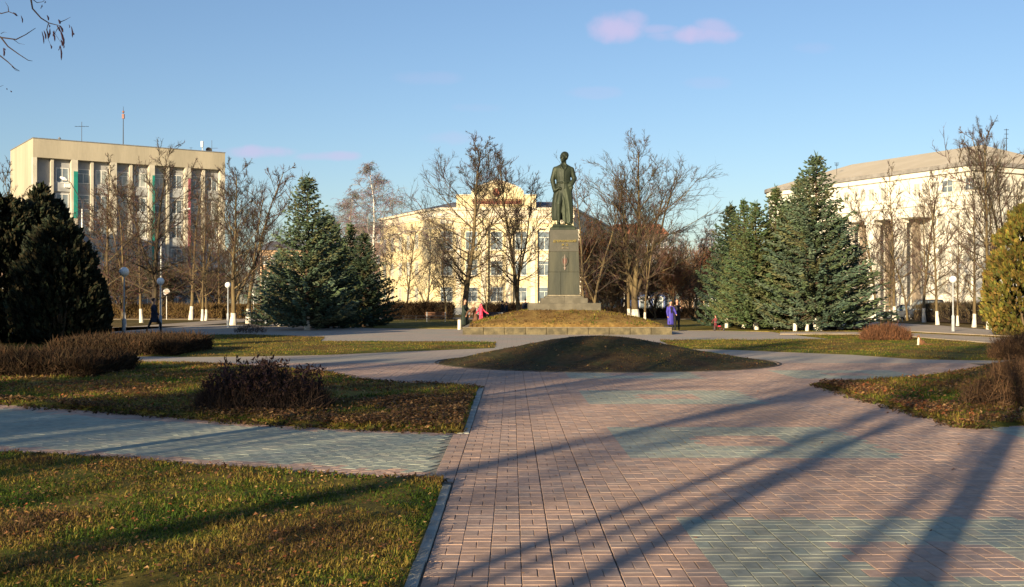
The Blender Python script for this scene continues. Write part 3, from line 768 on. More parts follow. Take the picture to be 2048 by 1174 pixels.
# ------------------------------------------------------------------ statue
def remeshed(mb, name, mats, voxel, smooth=4, assign=None, fac=0.5):
    me = mb.mesh(name + '_raw', mats)
    o = bpy.data.objects.new(name + '_raw', me); COL.objects.link(o)
    r = o.modifiers.new('r', 'REMESH'); r.mode = 'VOXEL'; r.voxel_size = voxel; r.use_smooth_shade = True
    s = o.modifiers.new('s', 'SMOOTH'); s.iterations = smooth; s.factor = fac
    bpy.context.view_layer.update()
    dg = bpy.context.evaluated_depsgraph_get()
    out = bpy.data.meshes.new_from_object(o.evaluated_get(dg)); out.name = name
    bpy.data.objects.remove(o); bpy.data.meshes.remove(me)
    if assign:
        out.materials.clear()
        for m in mats: out.materials.append(m)
        for p in out.polygons: p.material_index = assign(p.center)
    return out
def ring(cx, cy, z, hw, hd, n=40, fold=0.0, ph=0.0, k=9):
    out = []
    for q in range(n):
        a = 2*math.pi*q/n; f = 1 + fold*math.sin(k*a + ph) + fold*.5*math.sin(k*1.7*a + ph*2)
        out.append((cx + hw*f*math.cos(a), cy + hd*f*math.sin(a), z))
    return out
st = MB()
# torso and the closed right half of the greatcoat
st.loft([ring(.33, .02, .10, .22, .27, fold=.06, ph=.4), ring(.32, .02, .55, .26, .29, fold=.07, ph=.5), ring(.27, .02, 1.1, .30, .31, fold=.06, ph=.8), ring(.20, .0, 1.6, .35, .32, fold=.04, ph=1.1),
         ring(.12, -.01, 2.0, .40, .32, fold=.025, ph=1.4), ring(.05, -.01, 2.3, .42, .31, fold=.02), ring(.02, -.01, 2.55, .40, .30, fold=.02), ring(.01, -.02, 2.8, .43, .31, fold=.015), ring(.02, 0, 3.05, .47, .31),
         ring(.03, .02, 3.25, .50, .28), ring(.03, .03, 3.38, .44, .23), ring(.04, .03, 3.47, .26, .18), ring(.05, .02, 3.54, .15, .14)])
# left skirt swung back and out
st.loft([ring(-.40, .12, .30, .20, .20, fold=.08, ph=.2), ring(-.42, .12, .50, .23, .22, fold=.08, ph=.3), ring(-.42, .12, 1.0, .23, .23, fold=.07, ph=.6), ring(-.37, .10, 1.5, .23, .24, fold=.05, ph=.9),
         ring(-.28, .06, 1.9, .25, .26, fold=.03), ring(-.18, .02, 2.25, .24, .26)])
# back panel joining the skirts
st.loft([ring(-.05, .26, .35, .30, .07), ring(-.05, .26, 1.2, .34, .08), ring(0, .18, 2.0, .30, .10)])
# front flap edge strip
st.tube([(-.13, -.22, 2.02), (-.08, -.24, 1.4), (-.02, -.22, .8), (.03, -.18, .22)], [.05, .06, .065, .06], 8, caps=True)
st.tube([(-.14, -.24, 2.06), (.02, -.29, 1.5), (.09, -.28, .9), (.12, -.24, .15)], [.035, .045, .05, .045], 8, caps=True)
# forward leg under the open coat and boots
st.caps((-.12, -.05, 2.0), (-.24, -.30, 1.22), .20, .155); st.caps((-.24, -.30, 1.22), (-.26, -.20, .62), .15, .13); st.caps((-.26, -.20, .62), (-.25, -.16, .12), .135, .10)
st.caps((-.25, -.14, .08), (-.30, -.46, .07), .10, .085); st.caps((.36, .0, .10), (.42, -.42, .07), .10, .085)
st.caps((.30, .03, 1.0), (.34, .0, .15), .15, .11)
# coat front opening piled over the thigh
st.tube([(-.55, -.06, 1.92), (-.40, -.24, 2.02), (-.22, -.30, 2.14)], [.06, .075, .07], 8, caps=True)
# arms: one to the hip, one in the pocket
st.caps((-.43, .03, 3.22), (-.60, .07, 2.62), .165, .14); st.caps((-.60, .07, 2.62), (-.50, -.10, 2.12), .145, .125); st.caps((-.52, -.07, 2.20), (-.46, -.14, 2.02), .135, .135)
st.caps((-.45, -.16, 2.02), (-.30, -.28, 2.08), .075, .065)
st.ball((-.24, -.30, 2.10), (.09, .06, .075))
for k in range(4): st.caps((-.22, -.33+.01*k, 2.15-.035*k), (-.14, -.34, 2.13-.04*k), .022, .018, 6)
st.caps((-.28, -.34, 2.13), (-.22, -.37, 2.20), .024, .02, 6)
st.caps((.49, .03, 3.20), (.66, .08, 2.66), .165, .14); st.caps((.66, .08, 2.66), (.50, -.16, 2.36), .145, .12); st.caps((.50, -.16, 2.36), (.40, -.24, 2.28), .12, .11)
st.ball((.46, -.20, 2.16), (.13, .11, .16))
# collar and lapels
st.tube([(-.16, -.20, 3.36), (-.06, -.10, 3.56), (.12, -.08, 3.57), (.23, -.20, 3.36)], [.05, .06, .06, .05], 8, caps=True)
st.caps((-.10, -.24, 3.32), (.0, -.30, 3.12), .06, .03); st.caps((.17, -.24, 3.32), (.06, -.30, 3.10), .06, .03)
st.tube([(.04, -.31, 3.2), (.03, -.345, 2.8), (.04, -.33, 2.4), (.06, -.33, 2.1)], .022, 6, caps=True)
st.tube([(-.40, -.16, 2.50), (-.1, -.32, 2.44), (.2, -.32, 2.44), (.42, -.16, 2.50)], .035, 6, caps=True)
# neck and head, turned towards the left of the picture
st.caps((.05, .02, 3.45), (.06, -.01, 3.66), .15, .14)
hx, hy, hz = .05, -.03, 3.90
st.ball((hx+.03, hy+.04, hz+.06), (.235, .255, .265), 20, 14)
st.caps((hx-.03, hy-.04, hz-.02), (hx-.07, hy-.10, hz-.16), .195, .135)
fd = Vector((-.62, -.78, 0)); sd = Vector((.78, -.62, 0)); hc = Vector((hx-.035, hy-.065, hz))
def hp(f, s, u): v = hc + fd*f + sd*s + Vector((0, 0, u)); return tuple(v)
st.caps(hp(.175, 0, .05), hp(.235, 0, -.04), .022, .036, 8)                      # nose
st.caps(hp(.17, -.09, .075), hp(.18, .09, .075), .03, .03, 8)                    # brow
st.caps(hp(.15, -.055, -.105), hp(.17, .055, -.105), .035, .035, 8)              # moustache
st.caps(hp(.13, 0, -.16), hp(.17, 0, -.30), .075, .03, 10)                       # goatee
st.caps(hp(.13, -.10, -.03), hp(.12, -.09, -.08), .05, .04, 8); st.caps(hp(.13, .10, -.03), hp(.12, .09, -.08), .05, .04, 8)
for sg in (-1, 1): st.ball(hp(-.03, .235*sg, -.02), (.035, .045, .06))
st.ball((hx+.055, hy+.075, hz+.13), (.235, .245, .215), 20, 12)                       # swept hair
st.loft([ring(0, 0, -.02, .3, .3, 20), ring(0, 0, .0, .3, .3, 20)]) if False else None
statue_me = remeshed(st, 'statue', [m_bronze], 0.029, 2)
PT = 1.15 + 4.64
stat = empty('statue', (PC[0] - .02, PC[1], PT), label='green bronze statue of a bearded man in a long open greatcoat', cat='statue')
so = link('body', statue_me, stat, (0, 0, .28))
pb = MB(); pb.loft([ring(0, 0, 0, .80, .80, 4)] ) if False else None
pb = MB(); q = [(-.76, -.70), (.72, -.70), (.76, .7), (-.76, .7)]
pb.loft([[(x, y, 0) for x, y in q], [(x*.96, y*.96, .14) for x, y in q], [(x*.80, y*.86, .20) for x, y in q], [(x*.76-.02, y*.82, .285) for x, y in q]])
pb.box((-.58, -.56, .27), (.12, .1, .33))
link('plinth', remeshed(pb, 'plinth', [m_bronze], .03, 3), stat)
# ------------------------------------------------------------------ bare trees
m_bark = M('linden_bark', (0.085, 0.062, 0.035), 0.9, 0.3, 3.0, 0.8, 14, col2=(0.165, 0.125, 0.06), streak=True)
m_bark_d = M('dark_bark', (0.045, 0.034, 0.024), 0.9, 0.3, 3.0, 0.8, 14, col2=(0.09, 0.07, 0.04), streak=True)
m_birch = M('birch_bark', (0.62, 0.58, 0.52), 0.8, 0.2, 2.2, 0.4, 9, col2=(0.10, 0.08, 0.07), mix=(.55, .62))

def wander(p, d, length, n, r0, r1, bend=.12, up=0.0, rnd=random):
    pts = [Vector(p)]; d = Vector(d).normalized(); rr = [r0]; st_ = length/n
    for k in range(n):
        d = (d + Vector((rnd.gauss(0, bend), rnd.gauss(0, bend), rnd.gauss(0, bend*.6) + up))).normalized()
        pts.append(pts[-1] + d*st_); rr.append(r0 + (r1-r0)*((k+1)/n)**.85)
    return pts, rr
def rot_about(d, ang, az):
    d = d.normalized(); ref = Vector((0, 0, 1)) if abs(d.z) < .95 else Vector((1, 0, 0))
    a = d.cross(ref).normalized(); b = d.cross(a)
    return (d*math.cos(ang) + (a*math.cos(az) + b*math.sin(az))*math.sin(ang)).normalized()

def bare_tree(name, H, seed, trunk_r=.20, clear=.22, n_limb=26, ang=(1.0, .45), limb_len=.34, up=.06, sub=9, subl=.42, twig=6, twigl=.5, droop=0.0, tips=None, leader=1.0,
              twig_col=(0.13, 0.085, 0.055), bark=None, spread=1.0, low=0, fork=0, leafy=0, leaf_col=None, tw_r=.014, lean=0.0, fine=4, hide=False):
    rnd = random.Random(seed)
    root = empty(name)
    bark = bark or m_bark
    tr = MB(); cr = MB()
    base_d = Vector((lean, lean*.4, 1))
    tp_, trr = wander((0, 0, -.1), base_d, H*leader, 14, trunk_r, trunk_r*.12, .045, .05, rnd)
    trr[0] = trunk_r*1.35
    tr.tube(tp_, trr, 9, caps=True)
    stems = [(tp_, trr)]
    for f in range(fork):
        k0 = rnd.randint(2, 4); d = rot_about(Vector((0, 0, 1)), rnd.uniform(.3, .55), rnd.uniform(0, 6.28))
        a, b = wander(tp_[k0], d, H*(1-k0/14)*rnd.uniform(.7, .92), 10, trr[k0]*.72, trunk_r*.1, .06, .07, rnd)
        tr.tube(a, b, 7); stems.append((a, b))
    def blade(p, q, w, col):
        d = q-p; o = d.orthogonal().normalized()*w; o.rotate(Matrix.Rotation(rnd.uniform(0, 3.1), 3, d.normalized()))
        cr.face([p-o, p+o, q], col=col)
    def twigs(pts, rr, n, ln, lev, col):
        for _ in range(n):
            f = rnd.uniform(.12, 1.0); k = min(int(f*(len(pts)-1)), len(pts)-2); q = f*(len(pts)-1)-k
            p = pts[k].lerp(pts[k+1], q); d = (pts[k+1]-pts[k]).normalized()
            nd = rot_about(d, rnd.uniform(.4, 1.0), rnd.uniform(0, 6.28)); nd.z += .14 - droop*.5
            L = ln*rnd.uniform(.45, 1.2)*(1.15-.5*f)
            c = tuple(x*rnd.uniform(.7, 1.3) for x in col)
            if lev == 0:
                a, b = wander(p, nd, L, 4, max(tw_r*1.6, min(rr[k]*.6, .045)), tw_r*.7, .15, .04 - droop*.12, rnd)
                cr.tube(a, b, 3, col=c); twigs(a, b, twig, L*twigl, 1, col)
                twigs(pts=a, rr=b, n=0, ln=0, lev=1, col=col)
            else:
                a, b = wander(p, nd, L, 3 if droop else 2, tw_r, tw_r*.4, .18, .04 - droop*.30, rnd)
                cr.tube(a, b, 3, col=c)
                for _ in range(fine):
                    k2 = rnd.randint(0, len(a)-2); p2 = a[k2].lerp(a[k2+1], rnd.random()); d2 = rot_about(a[k2+1]-a[k2], rnd.uniform(.4, .9), rnd.uniform(0, 6.28)); d2.z += .1-droop
                    blade(p2, p2+d2.normalized()*L*rnd.uniform(.35, .9), tw_r*.75, c)
            if leafy and lev == 1:
                for _ in range(leafy):
                    c = a[rnd.randint(1, len(a)-1)] + Vector((rnd.gauss(0, .06), rnd.gauss(0, .06), rnd.gauss(0, .06))); s = rnd.uniform(.03, .07)
                    u = Vector((rnd.gauss(0, 1), rnd.gauss(0, 1), rnd.gauss(0, 1))).normalized()*s; w = u.orthogonal().normalized()*s*.6
                    cr.face([c-u, c-w, c+u, c+w], col=tuple(x*rnd.uniform(.6, 1.4) for x in leaf_col))
    for si, (pts, rr) in enumerate(stems):
        nl = n_limb if si == 0 else n_limb*2//5
        for i in range(nl):
            f = clear + (1-clear)*((i + rnd.uniform(0, .9))/nl)
            if si: f = .15 + .85*(i/nl)
            k = min(int(f*(len(pts)-1)), len(pts)-2); q = f*(len(pts)-1)-k
            p = pts[k].lerp(pts[k+1], q)
            g = max(0.0, (f-clear)/(1-clear))
            an = ang[0] + (ang[1]-ang[0])*g
            d = rot_about((pts[k+1]-pts[k]), an*rnd.uniform(.8, 1.2), i*2.4 + rnd.uniform(-.6, .6))
            L = H*limb_len*(.78+.38*math.sin(math.pi*min(1, g*1.25)))*(1-.62*g**1.4)*rnd.uniform(.65, 1.2)*spread
            r0 = max(.02, rr[k]*rnd.uniform(.35, .5)*(.7 if L < H*.15 else 1))
            a, b = wander(p, d, L, 7, r0, .012, .11, up - droop*.05, rnd)
            (tr if r0 > .05 else cr).tube(a, b, 5 if r0 > .05 else 4, col=None if r0 > .05 else tuple(c*.9 for c in twig_col))
            twigs(a, b, sub, L*subl, 0, twig_col)
        twigs(pts[6:], rr[6:], 10, H*.10, 0, twig_col)
    for _ in range(low):                                  # dense shoots round the lower crown
        z = rnd.uniform(.16, .42)*H; az = rnd.uniform(0, 6.28); rad = rnd.uniform(.1, .13*H)
        p = Vector((math.cos(az)*rad, math.sin(az)*rad, z + rnd.gauss(0, .2))); d = Vector((math.cos(az), math.sin(az), rnd.uniform(-.6, .8)))
        a, b = wander(p, d, rnd.uniform(.5, 1.5), 4, .016, .006, .3, -.05, rnd)
        cr.tube(a, b, 3, col=tuple(c*rnd.uniform(.5, 1.1) for c in twig_col))
    for f in cr.c: pass
    cr.c = [c if c is not None else twig_col for c in cr.c]
    tr.build('trunk', bark, root, smooth=True)
    cr.build('crown', m_twig, root)
    root['r0'] = trunk_r
    root['_top'] = max(v[2] for v in cr.v)
    return root
def add_wash(root, h=1.1, k=1.06):
    t_ = [c for c in root.children if c.name.startswith('trunk')][0]
    n = 9; vs = [v.co.copy() for v in t_.data.vertices][:n*3]
    r0, r1 = vs[:n], vs[n:2*n]
    z0, z1 = sum(v.z for v in r0)/n, sum(v.z for v in r1)/n
    r2 = vs[2*n:3*n]; z2 = sum(v.z for v in r2)/n
    def at(z):
        a, b, za, zb = (r0, r1, z0, z1) if z <= z1 else (r1, r2, z1, z2)
        f = (z-za)/(zb-za); out = [p.lerp(q, f) for p, q in zip(a, b)]
        c = sum(out, Vector())/n
        return [tuple(c + (p-c)*k) for p in out]
    mb = MB(); mb.loft([at(z) for z in ((z0+.02, h*.5, h) if h < z1 else (z0+.02, z1-.01, z1+.01, h))])
    mb.build('whitewash', m_white, root, smooth=False)

TW = (0.052, 0.040, 0.032); TWR = (0.070, 0.049, 0.037); TWG = (0.064, 0.050, 0.034)
protos = {}
def P_(key, *a, **k):
    wash = k.pop('wash', None)
    r = bare_tree(*a, **k)
    if wash: add_wash(r, wash)
    protos[key] = [r, False, r['_top']]
P_('lindenA', 'linden_tree', 14.5, 3, trunk_r=.25, clear=.20, n_limb=34, ang=(1.1, .6), limb_len=.40, sub=10, subl=.45, twig=6, low=420, twig_col=TW, fine=5)
P_('lindenB', 'linden_tree', 14.0, 8, trunk_r=.26, clear=.24, n_limb=26, ang=(1.0, .65), limb_len=.40, sub=9, twig=6, fork=2, low=60, twig_col=TW, wash=1.15, fine=5)
P_('wide', 'old_linden_tree', 16, 14, trunk_r=.34, clear=.20, n_limb=22, ang=(.9, .6), limb_len=.48, sub=10, subl=.42, twig=6, fork=4, twig_col=TWG, up=.04, wash=1.2, fine=5)
P_('slim', 'young_linden_tree', 12.5, 21, trunk_r=.17, clear=.18, n_limb=28, ang=(1.15, .7), limb_len=.32, sub=7, twig=5, low=60, twig_col=TWR, wash=1.15, fine=2)
P_('slim2', 'young_linden_tree', 12.5, 27, trunk_r=.16, clear=.18, n_limb=22, ang=(1.1, .7), limb_len=.38, sub=7, twig=5, twig_col=TWR, lean=.10, fork=1, wash=1.15, fine=2)
P_('slim3', 'slender_tree', 11, 33, trunk_r=.11, clear=.16, n_limb=18, ang=(.85, .6), limb_len=.36, sub=6, twig=5, twig_col=TW, fork=1, fine=2)
P_('birch', 'birch_tree', 16, 41, trunk_r=.20, clear=.32, n_limb=28, ang=(.9, .5), limb_len=.26, sub=11, subl=.6, twig=7, twigl=.75, droop=.8, twig_col=(0.17, 0.14, 0.14), bark=m_birch, fine=4)
P_('arch', 'arching_tree', 14, 52, trunk_r=.30, clear=.14, n_limb=24, ang=(1.2, .6), limb_len=.48, sub=11, twig=6, up=-.02, low=300, fork=1, twig_col=(0.055, 0.042, 0.033), bark=m_bark_d, fine=4)
P_('rust', 'rusty_bushy_tree', 7.5, 61, trunk_r=.10, clear=.06, n_limb=26, ang=(.75, .5), limb_len=.5, sub=10, subl=.5, twig=6, fork=4, leafy=2, leaf_col=(0.17, 0.08, 0.035), twig_col=(0.13, 0.075, 0.045), tw_r=.014, fine=1)
P_('rust2', 'brown_bushy_tree', 6.5, 66, trunk_r=.10, clear=.05, n_limb=26, ang=(.85, .6), limb_len=.52, sub=9, subl=.5, twig=6, fork=5, leafy=1, leaf_col=(0.14, 0.085, 0.04), twig_col=(0.10, 0.072, 0.05), tw_r=.014, fine=1)
def place_tree(key, x, y, H, rz=0.0, label=None, cat='tree', group=None, wide=1.0, z=-.03):
    root, used, top = protos[key]
    s = H/top; sx = s*wide
    if not used:
        protos[key][1] = True; o = root; o.location = (x, y, z); o.rotation_euler = (0, 0, rz); o.scale = (sx, sx, s); o['category'] = cat
        if label: o['label'] = label
        if group: o['group'] = group
        return o
    c = copy_tree(root, (x, y, z), rz, (sx, sx, s), label, group); c['category'] = cat
    if not group and 'group' in c: del c['group']
    return c
def PT_(key, px, D, topy, rz, label, group=None, wide=1.0, cat='tree'):
    return place_tree(key, X_at(px, D), D, Z_at(topy, D), rz, label, cat, group, wide)
g_sq = 'bare lindens around the square'
PT_('lindenA', 930, 84, 258, .4, 'tall bare linden left of the monument with a dark dense lower crown', g_sq, 1.15)
PT_('lindenB', 1040, 92, 300, 2.1, 'bare linden just left of the pedestal in front of the yellow pediment building', g_sq, .85)
PT_('wide', 1271, 98, 250, 1.2, 'largest spreading bare tree right of the statue with a thick whitewashed trunk', g_sq, 1.05)
PT_('slim', 1259, 99, 330, 2.2, 'left stem of the whitewashed pair at the foot of the largest spreading tree', g_sq, .9)
PT_('slim2', 1290, 93, 395, 4.4, 'thin leaning whitewashed tree beside the largest spreading tree', g_sq, .8)
PT_('slim', 1168, 86, 322, 1.0, 'slender bare tree rising directly behind the right edge of the pedestal', g_sq, .9)
PT_('slim3', 1185, 96, 330, 2.6, 'thin forked tree behind the right side of the statue', g_sq, 1.2)
g_l = 'bare trees along the left building'
PT_('slim', 212, 84, 300, .2, 'whitewashed bare tree at the right edge of the dark left conifers', g_l)
PT_('slim2', 250, 83, 350, 3.5, 'whitewashed bare tree behind the tall left lamp post', g_l, .8)
PT_('slim', 283, 98, 330, 2.5, 'whitewashed bare tree between the first two lamps by the left building', g_l, .8)
PT_('arch', 309, 92, 266, 5.6, 'dark old tree with arching limbs in front of the middle of the left building', g_l, 1.0)
PT_('slim', 382, 114, 330, 5.0, 'whitewashed bare tree in front of the red banner', g_l)
PT_('slim3', 398, 120, 390, 1.9, 'thin tree without whitewash behind the pair by the left building', g_l)
PT_('slim', 405, 108, 380, 4.0, 'left one of two close whitewashed trees before the right bay of the office block', g_l, .8)
PT_('slim2', 412, 109, 395, 1.0, 'right one of two close whitewashed trees before the right bay of the office block', g_l, .8)
PT_('slim', 440, 120, 410, 3.0, 'whitewashed bare tree at the right corner of the left building', g_l)
PT_('lindenB', 466, 84, 316, 3.9, 'tall bare tree with a flaring whitewashed base by the third lamp', g_l, .95)
PT_('slim2', 497, 94, 322, 5.0, 'leaning whitewashed bare tree against the sky right of the left building', g_l, 1.2)
PT_('slim', 478, 120, 420, .8, 'small whitewashed tree half hidden behind the tall one by the third lamp', g_l, .8)
PT_('arch', 528, 110, 400, 2.2, 'bare tree left of the big blue spruce partly hidden by its skirt', g_l, .9)
PT_('rust2', 345, 128, 520, 2.0, 'dark twiggy thicket in front of the left building entrance', g_l, 1.6, 'shrub')
PT_('rust2', 245, 118, 505, 4.2, 'dark twiggy thicket near the left end of the left building', g_l, 1.6, 'shrub')
PT_('rust2', 440, 126, 525, .7, 'dark twiggy thicket at the right end of the left building', g_l, 1.7, 'shrub')
PT_('slim3', 55, 58, 318, .5, 'bare twiggy tree top sticking out above the dark left conifers', None, 1.1)
g_c = 'bare trees before the yellow building'
PT_('birch', 744, 150, 316, .5, 'drooping birch with a white trunk left of the yellow building', g_c, 1.15)
PT_('birch', 700, 175, 372, 3.5, 'farther fainter birch behind the row of left spruces', g_c, 1.3)
PT_('slim3', 776, 140, 455, 1.0, 'thin dark tree at the left corner of the yellow building', g_c, 1.2)
PT_('slim2', 815, 140, 440, 4.2, 'whitewashed forked tree in front of the angled wing of the yellow building', g_c, 1.0)
PT_('slim3', 850, 120, 470, 2.9, 'thin young tree between the forked tree and the tall dark-crowned linden', g_c, 1.2)
PT_('lindenA', 893, 112, 432, 2.4, 'smaller bare linden just left behind the tall dark-crowned one', g_c, .8)
PT_('slim3', 975, 110, 480, .1, 'thin leaning tree before the second window column of the yellow building', g_c, 1.2)
PT_('slim3', 1000, 125, 520, 4.1, 'low thin tree left of the linden beside the pedestal', g_c, 1.2)
g_b = 'rusty thicket right of the monument'
for i, (px, D, ty, k, rz, w, lb) in enumerate([(1190, 108, 432, 'rust', .2, 1.0, 'rusty brown bushy tree nearest the right side of the pedestal'),
    (1222, 112, 445, 'rust', 2.2, 1.2, 'rusty bushy tree left of the twin whitewashed trunks'), (1240, 110, 520, 'rust2', 4.0, 1.3, 'low brown bush under the rusty tree by the pedestal'),
    (1310, 118, 500, 'rust2', 1.1, 1.3, 'brown bushy tree right behind the leaning whitewashed trunk'), (1345, 112, 490, 'rust', 3.9, 1.2, 'rusty bushy tree behind the couple'),
    (1378, 125, 510, 'rust2', 5.2, 1.3, 'brown bushy tree right of the rusty one behind the couple'), (1405, 140, 485, 'rust', .9, 1.2, 'rust coloured crown left of the dark edge of the right spruces'),
    (1205, 109, 545, 'rust2', 3.0, 1.2, 'low brown thicket beside the pedestal steps on the right')]):
    PT_(k, px, D, ty, rz, lb, g_b, w)
PT_('birch', 1248, 130, 448, 1.5, 'birch with a visible white trunk among the rusty thicket', None, .7)
PT_('slim', 1380, 130, 452, 1.0, 'whitewashed thin tree right of the couple', None, .8)
PT_('slim3', 1390, 115, 420, 3.1, 'thin bare tree above the thicket near the dark spruce edge', None, 1.2)
PT_('birch', 1415, 200, 452, 2.0, 'pale distant birch crown left of the right spruces', None, 1.5)
PT_('birch', 1350, 230, 455, 4.0, 'faint distant birch crown above the brown thicket', None, 1.6)
g_r = 'bare trees along the white building'
for i, (px, D, ty, k, rz, w, lb) in enumerate([(1725, 118, 480, 'slim3', 1.2, 1.0, 'thin tree at the right edge of the big right spruce'),
    (1752, 112, 365, 'slim2', 2.0, .85, 'bare tree behind the shaded lamp in front of the portico'), (1778, 118, 420, 'slim', 4.1, .8, 'dark shaded bare tree just right of the shaded lamp'),
    (1789, 108, 316, 'slim', .3, .8, 'tall bare tree with a shaded white base reaching the roof line'), (1815, 108, 400, 'slim3', 5.1, 1.1, 'dark leaning tree left of the parked black car'),
    (1848, 100, 330, 'slim2', 3.9, .85, 'bare leaning tree in front of the parked black car'), (1875, 88, 338, 'slim', 1.9, .8, 'whitewashed bare tree just left of the lit right lamp'),
    (1915, 84, 420, 'slim', 3.1, .8, 'whitewashed tree leaning behind the lit right lamp'), (1948, 79, 350, 'slim', 5.9, .9, 'whitewashed bare tree second from the golden thuja'),
    (1978, 73, 232, 'lindenB', 2.9, .62, 'tallest whitewashed tree beside the golden thuja'), (2018, 82, 236, 'slim2', 1.1, 1.0, 'tall bare tree behind the golden thuja at the right edge')]):
    PT_(k, px, D, ty, rz, lb, g_r, w)

SHADE_SPRUCE = []
# trees behind the camera: their long shadows cross the square
g_s = 'bare trees behind the viewpoint'
def shade_tree(key, c, t_, H, rz, lab, wide=1.0):
    x = (c + .485*8)/.875 - .485*t_; y = 8 - .875*t_
    return place_tree(key, x, y, H, rz, lab, 'tree', g_s, wide)
P_('tall', 'tall_linden_tree', 15, 71, trunk_r=.21, clear=.42, n_limb=24, ang=(.9, .5), limb_len=.28, sub=7, twig=5, twig_col=TW)
P_('tall2', 'tall_linden_tree', 15, 78, trunk_r=.16, clear=.30, n_limb=20, ang=(.8, .45), limb_len=.26, sub=6, twig=4, twig_col=TW, fork=1)
for key, c, t_, H, rz, w in [('tall', -0.98, 13, 16, .4, .85), ('tall2', -1.80, 24, 12, 2.0, .9), ('tall2', -2.92, 17, 15, 1.0, .85), ('tall2', -3.62, 19, 15, 3.3, .8), ('tall2', -5.15, 30, 11, 4.0, .7),
                             ('tall', -6.1, 21, 15, 5.0, .72), ('tall', -12.4, 9, 12, 2.8, .7), ('tall2', -9.45, 15, 12, 1.6, .8), ('tall', -7.9, 38, 14, 1.6, 1.0),
                             ('tall', -15.0, 30, 15, .9, 1.0), ('tall', 2.5, 34, 15, 2.2, 1.0), ('tall', -12.2, 44, 15, 3.2, 1.0), ('tall2', -17.5, 14, 14, 4.2, 1.0), ('tall', -10.6, 26, 15, .2, 1.1), ('tall', -13.6, 19, 13, 5.2, 1.1), ('tall', -7.0, 26, 15, 4.2, 1.0), ('tall', -20, 26, 14, 2.2, 1.2)]:
    o = shade_tree(key, c, t_, H, rz, 'bare tree standing behind the viewpoint casting a long shadow', w)

for (x, y, H, w) in [(-23.0, -13.8, 12.0, 1.0), (-26.5, -8.5, 10.0, 1.1), (-31, -2, 9.5, 1.2), (-36, 6, 9, 1.2)]:
    SHADE_SPRUCE.append((x, y, H, w))

# near tree on the left whose branches hang into the top left corner
near = empty('pod_tree', (-7.9, 6.6, 0), label='bare tree whose branch tips with dark pods hang into the top left corner', cat='tree')
tr = MB(); tp_, trr = wander((0, 0, -.1), (.08, .02, 1), 9, 12, .14, .03, .04, .03, random.Random(5)); tr.tube(tp_, trr, 9, caps=True)
def NP(px, py, D=7.0): return Vector((X_at(px, D) + 7.9, D - 6.6, Z_at(py, D)))
hub = NP(-90, -40)
limb = [tp_[4], tp_[4].lerp(hub, .35) + Vector((0, 0, .25)), tp_[4].lerp(hub, .7) + Vector((0, 0, .2)), hub]
tr.tube(limb, [.05, .035, .025, .014], 6)
rn = random.Random(9)
for q in range(26):
    k = rn.randint(4, 11); d = rot_about(Vector((0, 0, 1)), rn.uniform(.5, 1.1), rn.uniform(0, 6.28)); d.x = min(d.x, .35)
    a, b = wander(tp_[k], d, rn.uniform(1.0, 2.0), 6, .025, .006, .12, .04, rn)
    if max((v.x - 7.9)/(v.y + 6.6) for v in a) < -.50: tr.tube(a, b, 4)
tr.build('trunk', m_bark, near, smooth=True)
tw = MB(); podc = (0.035, 0.018, 0.03); twc = (0.045, 0.032, 0.03)
for pl, r in [([(-90, -40), (20, -50), (58, -40), (60, 0), (63, 16), (80, 35), (96, 45), (108, 48), (118, 50)], .008), ([(60, -5), (72, 4), (84, 2), (90, -6)], .003), ([(118, 43), (128, 39), (139, 33)], .003),
              ([(-90, -40), (-30, 10), (0, 26), (15, 22), (28, 27), (34, 31)], .005), ([(15, 22), (14, 12), (8, 2)], .003), ([(-90, -40), (-60, 40), (0, 74), (30, 78), (50, 68), (69, 55)], .007),
              ([(0, 74), (14, 92), (35, 107), (55, 120), (63, 121)], .005), ([(25, 78), (36, 86), (48, 88)], .002), ([(-90, -40), (-70, 60), (0, 112), (14, 123), (28, 136), (37, 141)], .006),
              ([(22, 132), (30, 140), (38, 142)], .002), ([(-90, -40), (-80, 120), (-10, 176), (5, 170)], .004), ([(0, 66), (6, 63), (12, 64)], .002), ([(118, 52), (112, 58), (108, 66), (120, 84)], .003), ([(95, 46), (92, 56), (94, 76), (99, 88)], .003), ([(52, 66), (58, 62), (62, 60)], .002)]:
    tw.tube([NP(a, b, 7.0 + .03*math.sin(a*.2)) for a, b in pl], [r*(1-.75*k/(len(pl)-1)) for k in range(len(pl))], 5, col=twc)
tw.build('branch', m_twig, near)
